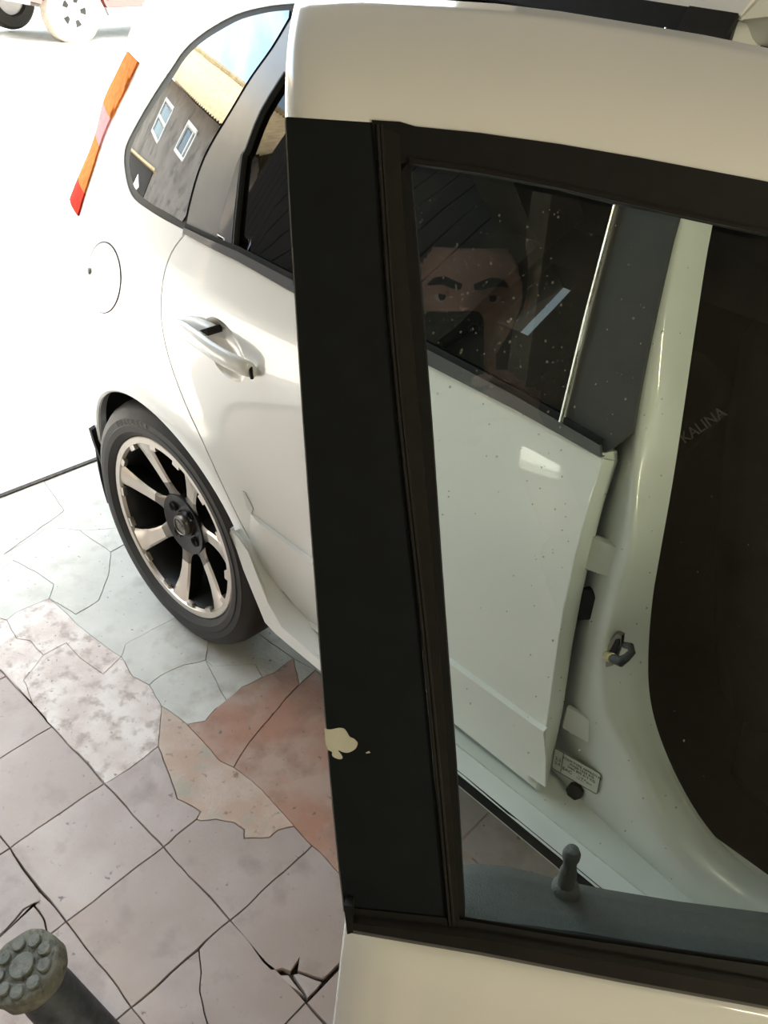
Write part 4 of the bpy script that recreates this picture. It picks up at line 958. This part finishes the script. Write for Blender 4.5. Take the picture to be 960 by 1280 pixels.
# ================================================================== photographer and phone (seen as a reflection)
ph_c = V(CAM); X_ = V(ROT[:, 0]); U_ = V(-ROT[:, 1]); B_ = V(-ROT[:, 2])
def cf(x, y, z): return ph_c + X_ * x + U_ * y + B_ * z       # phone frame: right, up, back from the lens
ph = MB(); ph.prism([cf(x, y, .0035) for x, y in rrect(-.057, -.126, .010, .012, .009, 5)], B_ * .0075); phone = ph.build('phone', phone_m, None, True, 30)
tag(phone, 'black phone held up in both hands, seen reflected in the door glass', 'phone')
b = MB(); b.lathe([(.0056, 0), (.0062, .0006), (.0062, .0015), (.005, .0015)], cf(0, 0, .0022), B_, 24, True); b.build('lens_ring', gunmetal, phone)
HE = (V((1.366, -.947, 1.600)) + V((1.418, -.907, 1.606))) / 2
rt_ = (V((1.418, -.907, 1.606)) - V((1.366, -.947, 1.600))).normalized()
fwd = V((-.52, .68, -.50)); fwd = (fwd - rt_ * fwd.dot(rt_)).normalized(); hup = rt_.cross(fwd)
if hup.z < 0: hup = -hup
foot = V((HE.x + .12, HE.y - .17, 0))
person = thing('person', 'person with short dark hair holding up a phone, reflected in the door glass', 'person', foot)
HC = HE - fwd * .075 + hup * .008                            # centre of the skull
def hf(x, y, z): return HC + rt_ * x + fwd * y + hup * z
def head_pt(a, e):
    """a azimuth (0 = face), e elevation"""
    x = math.sin(a) * math.cos(e); y = math.cos(a) * math.cos(e); z = math.sin(e)
    sx, sy, sz = .076, .096, .125 if z > 0 else .125
    p = V((x * sx, y * sy, z * sz))
    if z > 0: p.z *= .93
    if z < 0: p.x *= 1 - .32 * (-z) ** 1.5; p.y = p.y * (1 - .12 * z * z) + .012 * -z
    if y > 0:
        ez = -.008
        p.y -= .012 * math.exp(-((abs(p.x) - .032) / .015) ** 2 - ((p.z - ez) / .012) ** 2)          # eye sockets
        p.y += .006 * math.exp(-((abs(p.x) - .028) / .022) ** 2 - ((p.z - .016) / .008) ** 2)         # brow
        p.y += .026 * math.exp(-(p.x / (.008 + .006 * min(1, max(0, (-p.z) / .05)))) ** 2) * sst(.012, -.045, p.z) * sst(-.066, -.05, p.z)  # nose
        p.y += .007 * math.exp(-(p.x / .024) ** 2 - ((p.z + .078) / .007) ** 2)                       # lips
        p.y += .008 * math.exp(-(p.x / .022) ** 2 - ((p.z + .108) / .012) ** 2)                       # chin
    return p
NA, NE = 72, 56; vs = []; fs = []
for i in range(NE + 1):
    e = -PI / 2 + PI * i / NE
    for j in range(NA):
        p = head_pt(2 * PI * j / NA, e); vs.append(hf(p.x, p.y, p.z))
for i in range(NE):
    for j in range(NA): fs.append((i * NA + j, i * NA + (j + 1) % NA, (i + 1) * NA + (j + 1) % NA, (i + 1) * NA + j))
head = mk('head', vs, fs, skin, person, True, 180)
# hair: a close cap grown outwards from the scalp
vs = []; fs = []; idx = {}
for i in range(NE + 1):
    e = -PI / 2 + PI * i / NE
    for j in range(NA):
        a = 2 * PI * j / NA; aa = min(a, 2 * PI - a); lim = .36 if aa < .75 else (.36 - (aa - .75) * .9 if aa < 1.5 else -.33 - (aa - 1.5) * .3)
        if e >= max(lim, -.6):
            p = head_pt(a, e); q = p * (1.045 + .02 * noise.noise(p * 60)) + V((0, 0, .012 * max(0, math.sin(e)))); idx[(i, j)] = len(vs); vs.append(hf(q.x, q.y, q.z))
for i in range(NE):
    for j in range(NA):
        ks = [(i, j), (i, (j + 1) % NA), (i + 1, (j + 1) % NA), (i + 1, j)]
        if all(k in idx for k in ks): fs.append([idx[k] for k in ks])
hair = mk('hair', vs, fs, hair_m, person, True, 180); md = hair.modifiers.new('thick', 'SOLIDIFY'); md.thickness = .010; md.offset = -1
for sx in (-1, 1):
    b = MB(); b.lathe([(.0001, -.011), (.006, -.0095), (.0105, -.004), (.0105, .004), (.006, .0095), (.0001, .011)], hf(sx * .032, .073, -.009), fwd, 16); b.build('eye', eye_m, person)
    b = MB(); b.lathe([(.0001, 0), (.005, 0), (.005, .002), (.0001, .0022)], hf(sx * .032, .0835, -.010), fwd, 16); b.build('iris', iris_m, person)
    b = MB(); b.sheet([[hf(sx * x, y, z) for x, y, z in ((.017, .078, -.005), (.024, .085, .000), (.033, .086, .002), (.041, .081, .0), (.047, .073, -.005))], [hf(sx * x, y, z) for x, y, z in ((.017, .076, -.009), (.024, .085, -.008), (.033, .0865, -.007), (.041, .082, -.008), (.047, .073, -.009))]], fwd * -.003); b.build('eyelid', skin, person)
    b = MB(); b.tube([hf(sx * x, y, z) for x, y, z in ((.008, .097, .003), (.018, .097, .006), (.030, .094, .010), (.042, .086, .009), (.050, .077, .004))], [.004, .0055, .0058, .0045, .002], 8); b.build('eyebrow', hair_m, person)
    b = MB(); b.tube([hf(sx * x, y, z) for x, y, z in ((.073, .004, -.035), (.082, -.006, -.018), (.086, -.010, .002), (.083, -.006, .018), (.076, .002, .018), (.075, .008, .002), (.074, .008, -.02))], [.005, .006, .0055, .005, .004, .004, .005], 8, True); b.build('ear', skin, person)
b = MB(); b.tube([hf(x, y, -.077) for x, y in ((-.024, .084), (-.012, .0935), (0, .096), (.012, .0935), (.024, .084))], [.001, .0035, .004, .0035, .001], 8); b.build('lips', lips_m, person)
# torso, arms and legs as one skinned figure
def skinned(name, pts, edges, m, parent, sub=2, root=0):
    me = bpy.data.meshes.new(name); me.from_pydata([tuple(p[0]) for p in pts], edges, []); o_ = bpy.data.objects.new(name, me); C.objects.link(o_); me.materials.append(m)
    md = o_.modifiers.new('skin', 'SKIN'); md.use_smooth_shade = True
    for i, p in enumerate(pts):
        r = p[1] if isinstance(p[1], tuple) else (p[1], p[1]); me.skin_vertices[0].data[i].radius = r; me.skin_vertices[0].data[i].use_root = (i == root)
    sb = o_.modifiers.new('sub', 'SUBSURF'); sb.levels = sub; sb.render_levels = sub
    o_.location = -world_loc(parent); o_.parent = parent; return o_
nk = hf(0, -.03, -.10); body_dir = V((rt_.x, rt_.y, 0)).normalized(); bw = V((fwd.x, fwd.y, 0)).normalized()
ch_ = nk + V((0, 0, -.16)) - bw * .05; ws = ch_ + V((0, 0, -.32)) - bw * .02; hp_ = ws + V((0, 0, -.14))
def P3(o_, x, y, z): return o_ + body_dir * x + bw * y + V((0, 0, z))
shR, shL = P3(ch_, .175, 0, .055), P3(ch_, -.175, 0, .055)
wrR = cf(.045, -.115, .075); wrL = cf(-.085, -.125, .075)
elR = P3(ch_, .25, .05, -.22); elL = P3(ch_, -.25, .05, -.22)
b = MB(); rings = [(hp_ + V((0, 0, -.05)), .165, .115), (hp_, .160, .11), (ws, .150, .102), (ch_.lerp(ws, .4), .165, .112), (ch_, .178, .118), (ch_ + V((0, 0, .055)), .182, .100), (ch_ + V((0, 0, .10)), .135, .080), (ch_.lerp(nk, .8), .080, .066), (nk + V((0, 0, -.035)), .062, .058)]
k = 32; vs = [c + body_dir * (a_ * math.copysign(abs(math.cos(q)) ** .85, math.cos(q))) + bw * (b_ * math.sin(q)) for c, a_, b_ in rings for q in [2 * PI * j / k for j in range(k)]]
fs = [(i * k + j, i * k + (j + 1) % k, (i + 1) * k + (j + 1) % k, (i + 1) * k + j) for i in range(len(rings) - 1) for j in range(k)] + [tuple(range(k))[::-1], tuple((len(rings) - 1) * k + j for j in range(k))]
b.add(vs, fs)
for sx, sh_, el_, wr_ in ((1, shR, elR, wrR), (-1, shL, elL, wrL)):
    P_ = smooth_line([P3(ch_, sx * .10, 0, .045), sh_, sh_.lerp(el_, .5), el_, el_.lerp(wr_, .5)], 5); n_ = len(P_)
    b.tube(P_, [.066 - .022 * i / n_ for i in range(n_)], 20)
sh_o = b.build('shirt', shirt_m, person, True, 180); md = sh_o.modifiers.new('fuse', 'REMESH'); md.mode = 'VOXEL'; md.voxel_size = .012; md.use_smooth_shade = True
md = sh_o.modifiers.new('ease', 'SMOOTH'); md.factor = .6; md.iterations = 6
skinned('neck', [(hf(0, -.028, -.06), .050), (nk + V((0, 0, -.02)), .052), (nk + V((0, 0, -.07)), .056)], [(0, 1), (1, 2)], skin, person)
kz = []
lp_ = [(hp_ + V((0, 0, .02)), (.12, .095))]; le = []
for sx in (-1, 1):
    k0 = len(lp_); h_ = P3(hp_, sx * .095, 0, -.08); kn = P3(h_, sx * .01, .02, -.40); an = V((kn.x, kn.y, .10)) - bw * .02
    lp_ += [(h_, .080), (kn, .058), (an, .045)]; le += [(0, k0), (k0, k0 + 1), (k0 + 1, k0 + 2)]
    skinned('shoe', [(an + V((0, 0, -.055)) - bw * .03, .04), (an + V((0, 0, -.06)) + bw * .08, .04), (an + V((0, 0, -.068)) + bw * .18, .03)], [(0, 1), (1, 2)], phone_m, person)
skinned('trousers', lp_, le, jeans, person)
def hand(side):
    """five fingers round the phone's long edge; side +1 = right hand"""
    ex = .010 if side > 0 else -.057                        # edge of the phone
    wr = wrR if side > 0 else wrL; el = elR if side > 0 else elL
    palm = cf(ex + side * .026, -.092, .040)
    pts = [(el.lerp(wr, .5), .030), (wr, .024), (wr.lerp(palm, .55), (.030, .020)), (palm, (.030, .016))]; ed = [(0, 1), (1, 2), (2, 3)]
    knk = [cf(ex + side * .024, -.060 - .019 * i, .030 - .002 * i) for i in range(4)]
    for i, kn in enumerate(knk):
        k0 = len(pts); y = -.052 - .019 * i; L2 = (.024, .028, .026, .020)[i]
        pts += [(kn, .0098), (cf(ex + side * .016, y, .004), .0086), (cf(ex + side * .001, y - .002, -.0045), .0078), (cf(ex - side * L2 * .55, y - .004, -.0045), .0066)]
        ed += [(3, k0), (k0, k0 + 1), (k0 + 1, k0 + 2), (k0 + 2, k0 + 3)]
    k0 = len(pts)
    pts += [(cf(ex + side * .018, -.085, .036), .013), (cf(ex + side * .006, -.070, .026), .011), (cf(ex - side * .012, -.060, .0205), .0095)]
    ed += [(3, k0), (k0, k0 + 1), (k0 + 1, k0 + 2)]
    return skinned('hand', pts, ed, skin, person, 2, 1)
hand(1); hand(-1)

# ================================================================== studded rubber pad on its leaning post, lower left
pc = zp(36, 1214, .36)
base = zp(205, 1395, 0.0)
axd = (pc - base).normalized()
post = thing('jack_pad', 'round rubber jack pad with raised studs on a dark steel post, on the tiles', 'jack pad', base)
view = (V(CAM) - pc).normalized(); pn_ = (axd * .72 + view * .42 + V((-.12, -.1, 0))).normalized()
r_ = .0475
b = MB(); b.lathe([(.001, .016), (.026, .016), (.031, .016), (r_ * .90, .016), (r_ * .97, .014), (r_, .008), (r_ * .985, .0), (r_ * 1.0, -.008), (r_ * .93, -.013), (r_ * .6, -.016), (.001, -.016)][::-1], pc, pn_, 56)
for i, v in enumerate(b.v):
    d = v - pc; h = d.dot(pn_); rd = d - pn_ * h; 
    if rd.length > .03: b.v[i] = v + rd.normalized() * (noise.noise(v * 60) * .0022)
pd = b.build('rubber_pad', pad_rub, post, sharp=60)
pu = pn_.cross(V((0, 0, 1))).normalized(); pw = pn_.cross(pu)
b = MB(); b.lathe([(.001, -.001), (.0165, -.001), (.016, .003), (.015, .0042), (.001, .0044)], pc + pn_ * .016, pn_, 32); b.build('centre_stud', stud_rub, pd)
for q in range(9):
    a = 2 * PI * (q + .35) / 9; c = pc + pn_ * .0155 + (pu * math.cos(a) + pw * math.sin(a)) * .0305
    b = MB(); b.lathe([(.001, -.001), (.0088, -.001), (.0086, .003), (.0078, .0042), (.001, .0044)], c, pn_, 20); b.build('stud', stud_rub, pd)
b = MB(); b.tube([base + V((0, 0, .02)), base.lerp(pc, .5), pc - axd * .05, pc - axd * .012], [.038, .036, .034, .030], 32); b.build('post', post_m, post, sharp=50)
b = MB(); b.lathe([(.001, 0), (.075, 0), (.075, .008), (.045, .014), (.001, .016)], base, V((0, 0, 1)), 40); b.build('base_plate', post_m, post, sharp=40)

# ================================================================== a grey pipe standing in the garage, mirrored in the glass
tag(struct('trim_2', [((2.02, -1.76, 1.35), (.03, .03, 2.7))], ceil_m), kind='structure')
pb_ = MB(); pb_.tube([(2.12, -1.70, 0.0), (2.12, -1.70, 2.79)], .026, 16); pipe = pb_.build('pipe', pipe_m, None); tag(pipe, 'grey vertical pipe behind the photographer, mirrored in the door glass', 'pipe')

# ================================================================== house across the yard, mirrored in the quarter window
hA = V((-14.1, -.57, 0)); he = V((.951, -.311, 0)).normalized(); hn = V((.311, .951, 0)).normalized()
house = thing('house', 'grey rendered house with two white windows and a corrugated sand roof', 'house', hA + he * 4)
def hw(t, d, z): return hA + he * t + hn * d + V((0, 0, z))
wins = [(1.72, 2.22, 3.32, 3.02), (5.1, 2.50, 6.1, 3.10)]
ts = [-4, wins[0][0], wins[0][2], wins[1][0], wins[1][2], 9.0]; zz = [-1.0, 2.22, 2.50, 3.02, 3.10, 3.45]
b = MB()
for i in range(5):
    for k_ in range(5):
        if (i == 1 and 1 <= k_ <= 2) or (i == 3 and 2 <= k_ <= 3): continue
        t0, t1, z0, z1 = ts[i], ts[i + 1], zz[k_], zz[k_ + 1]; b.prism([hw(t0, 0, z0), hw(t1, 0, z0), hw(t1, 0, z1), hw(t0, 0, z1)], hn * -.3)
b.prism([hw(-4, -.3, -1), hw(-4, -3.8, -1), hw(-4, -3.8, 3.4), hw(-4, -.3, 3.4)], he * .3); b.prism([hw(8.7, -.3, -1), hw(8.7, -3.8, -1), hw(8.7, -3.8, 3.4), hw(8.7, -.3, 3.4)], he * .3); b.prism([hw(-4, -3.8, -1), hw(9, -3.8, -1), hw(9, -3.8, 3.4), hw(-4, -3.8, 3.4)], hn * .3)
b.build('wall', render_m, house, False)
for (t0, z0, t1, z1) in wins:
    w_ = .07; b = MB()
    for P in ([(t0, z0), (t1, z0), (t1, z0 + w_), (t0, z0 + w_)], [(t0, z1 - w_), (t1, z1 - w_), (t1, z1), (t0, z1)], [(t0, z0), (t0 + w_, z0), (t0 + w_, z1), (t0, z1)], [(t1 - w_, z0), (t1, z0), (t1, z1), (t1 - w_, z1)]):
        b.prism([hw(t, .04, z) for t, z in P], hn * -.12)
    zm = (z0 + z1) / 2; f_ = None; tm_ = (t0 + t1) / 2; up_w = t0 < 3
    b.prism([hw(t, .03, z) for t, z in (((t0, zm - .03), (t1, zm - .03), (t1, zm + .03), (t0, zm + .03)) if up_w else ((tm_ + .2, z0), (tm_ + .26, z0), (tm_ + .26, z1), (tm_ + .2, z1)))], hn * -.08)
    f_ = b.build('window', frame_w, house, False)
    for (a, c, d, e) in ([(t0 + w_, z0 + w_, t1 - w_, zm - .03), (t0 + w_, zm + .03, t1 - w_, z1 - w_)] if up_w else [(t0 + w_, z0 + w_, tm_ + .2, z1 - w_), (tm_ + .26, z0 + w_, t1 - w_, z1 - w_)]):
        b = MB(); b.prism([hw(a, -.04, c), hw(d, -.04, c), hw(d, -.04, e), hw(a, -.04, e)], hn * -.01); b.build('pane', pane_m, f_, False)
# corrugated roof slopes
def corr(name, t0, t1, d0, z0, d1, z1):
    rows = []
    n = int((t1 - t0) / .045)
    for (d, z) in ((d0, z0), ((d0 + d1) / 2, (z0 + z1) / 2), (d1, z1)):
        rows.append([hw(t0 + (t1 - t0) * i / n, d, z + .022 * math.sin(i * PI / 2)) for i in range(n + 1)])
    b = MB(); b.sheet(rows, V((0, 0, -.01))); return b.build(name, roof_m, house, True, 80)
corr('roof_slope', -4.3, 9.3, .35, 3.34, -1.9, 5.35); corr('roof_slope', -4.3, 9.3, -4.15, 3.34, -1.9, 5.35)
b = MB(); b.tube([hw(-4.3, -1.9, 5.37), hw(9.3, -1.9, 5.37)], .07, 8); b.build('ridge_cap', roof_m, house)
# low lean-to roof against the wall
b = MB(); b.prism([hw(-3.5, .14, .90), hw(4.4, .14, 1.84), hw(4.4, .14, 1.78), hw(-3.5, .14, .84)], hn * -.16); b.build('lean_to_roof', roof_m, house, False)
b = MB(); b.prism([hw(-3.4, .05, -1), hw(4.2, .05, -1), hw(4.2, .05, 1.76), hw(-3.4, .05, .84)], hn * -.07); b.build('lean_to_wall', wood, house, False)

# ================================================================== unseen plank block added right of the yard to darken the rear door glass
reflection_block = thing('reflection_block', 'tall plank block added out of view to darken the rear door glass', 'reflection_block', (-3.2, -4.6, -.1))
b = MB(); b.box((-3.4, -3.7, 2.0), (2.9, .9, 4.2)); b.build('wall', wood, reflection_block, False)
for i in range(16):
    b = MB(); b.box((-4.79 + .186 * i, -3.235, 2.0), (.172, .03, 4.2)); b.build('block_plank', wood, reflection_block, False)
b = MB(); b.prism([V((-5.0, -3.1, 4.1)), V((-5.0, -4.3, 4.3)), V((-5.0, -4.3, 4.38)), V((-5.0, -3.1, 4.18))], (3.2, 0, 0)); b.build('block_roof', roof_m, reflection_block, False)

# ================================================================== maroon off-roader parked outside
g1 = V((-9.698, 5.144, -.306)); ld = V((-.12, .99, 0)).normalized(); td = V((-.99, -.12, 0)).normalized()
suv = thing('off_roader', 'maroon off-road car parked out in the bright yard beyond the white hatchback', 'car', g1 + ld * 1.2 + td * .7)
def sv_(l, t, z): return g1 + ld * l + td * t + V((0, 0, z))       # l: rearwards from the near front wheel, t: across, z: up from its ground
WR = .33; WB = 2.45; TW = 1.42
def arcp(c, r, a0_, a1_, n): return [(c + r * math.cos(math.radians(a0_ + (a1_ - a0_) * i / n)), WR + r * math.sin(math.radians(a0_ + (a1_ - a0_) * i / n))) for i in range(n + 1)]
side = [(-.72, .48), (-.74, .95), (-.60, 1.08)] + [(.45, 1.16), (.95, 1.72), (1.6, 1.82), (3.1, 1.80), (3.25, 1.05), (3.27, .50)] + arcp(WB, .46, 12, 168, 10) + [(WB - .5, .34), (.5, .34)] + arcp(0, .46, 12, 168, 10)
b = MB(); b.prism([sv_(l, -.06, z) for l, z in side], td * .08); sbody = b.build('body_side', maroon, suv, False)
b = MB(); b.prism([sv_(l, TW - .02, z) for l, z in side], td * .08); b.build('body_side', maroon, suv, False)
b = MB(); prof_ = [(-.74, .6), (-.74, .95), (-.60, 1.08), (.45, 1.16), (.95, 1.72), (1.6, 1.82), (3.1, 1.80), (3.25, 1.05), (3.27, .6)]
b.sheet([[sv_(l, 0, z) for l, z in prof_], [sv_(l, TW, z) for l, z in prof_]], V((0, 0, -.02))); b.build('body_top', maroon, suv, True, 30)
b = MB(); b.box(sv_(1.3, .7, .50), (1.35, 3.9, .10), Matrix.Rotation(.12, 3, 'Z')); b.build('chassis', gap, suv, False)
b = MB(); b.prism([sv_(l, -.08, z) for l, z in [(.5, .27), (WB - .5, .27), (WB - .46, .36), (.46, .36)]], td * .06); b.build('side_sill', silver, suv, False)
b = MB(); b.prism([sv_(l, -.09, z) for l, z in [(.5, .44), (WB - .5, .44), (WB - .5, .48), (.5, .48)]], td * .03); b.build('side_moulding', maroon, suv, False)
b = MB(); b.prism([sv_(l, -.07, z) for l, z in [(.62, 1.2), (1.02, 1.66), (1.8, 1.72), (1.8, 1.2)]], td * .01); b.prism([sv_(l, -.07, z) for l, z in [(1.9, 1.2), (1.9, 1.72), (2.95, 1.70), (3.05, 1.2)]], td * .01); b.build('side_window', glass_dark, suv, False)
b = MB(); b.tube([sv_(-.62, -.1, .52), sv_(-.80, 0, .55), sv_(-.86, .3, .56), sv_(-.88, .7, .56), sv_(-.86, 1.15, .56), sv_(-.8, 1.45, .55), sv_(-.62, 1.55, .52)], .10, 12); fb = b.build('front_bumper', silver, suv)
b = MB(); b.prism([sv_(-.985, t, z) for t, z in [(.44, .50), (.96, .50), (.96, .61), (.44, .61)]], ld * .02); np_ = b.build('number_plate', frame_w, fb, False)
for l in (0, WB):
    b = MB(); b.tube([sv_(l, 0.0, WR), sv_(l, TW, WR)], .04, 8); b.build('axle', steel, suv)
for l in (0, WB):
    for t, sg in ((0, 1), (TW, -1)):
        o_ = sv_(l, t - .0, WR); ax = td * sg; base_o = o_ - ax * .09
        b = MB(); b.lathe([(.20, .01), (.215, 0), (.33, 0), (.365, .03), (.37, .06), (.37, .19), (.365, .215), (.33, .245), (.215, .245), (.2, .23)], base_o, ax, 48, True); ty = b.build('wheel', paletyre if (l, t) == (0, 0) else tyre_m, suv, sharp=40)  # near front tyre is pale: veiling glare put into its colour
        b = MB(); b.lathe([(.001, .05), (.06, .045), (.07, .06), (.17, .05), (.19, .015), (.205, .005), (.21, .02), (.2, .2), (.001, .2)], base_o, ax, 40); hb = b.build('wheel_disc', silver, ty, sharp=30)
        for q in range(5):
            a = 2 * PI * q / 5; w1 = ld * math.cos(a) + V((0, 0, 1)) * math.sin(a); w2 = w1.cross(ax)
            b = MB(); b.prism([base_o + w1 * rr + w2 * ww + ax * .045 for rr, ww in ((.10, -.02), (.165, -.04), (.165, .04), (.10, .02))], ax * .02); b.build('wheel_slot', gap, ty, False)
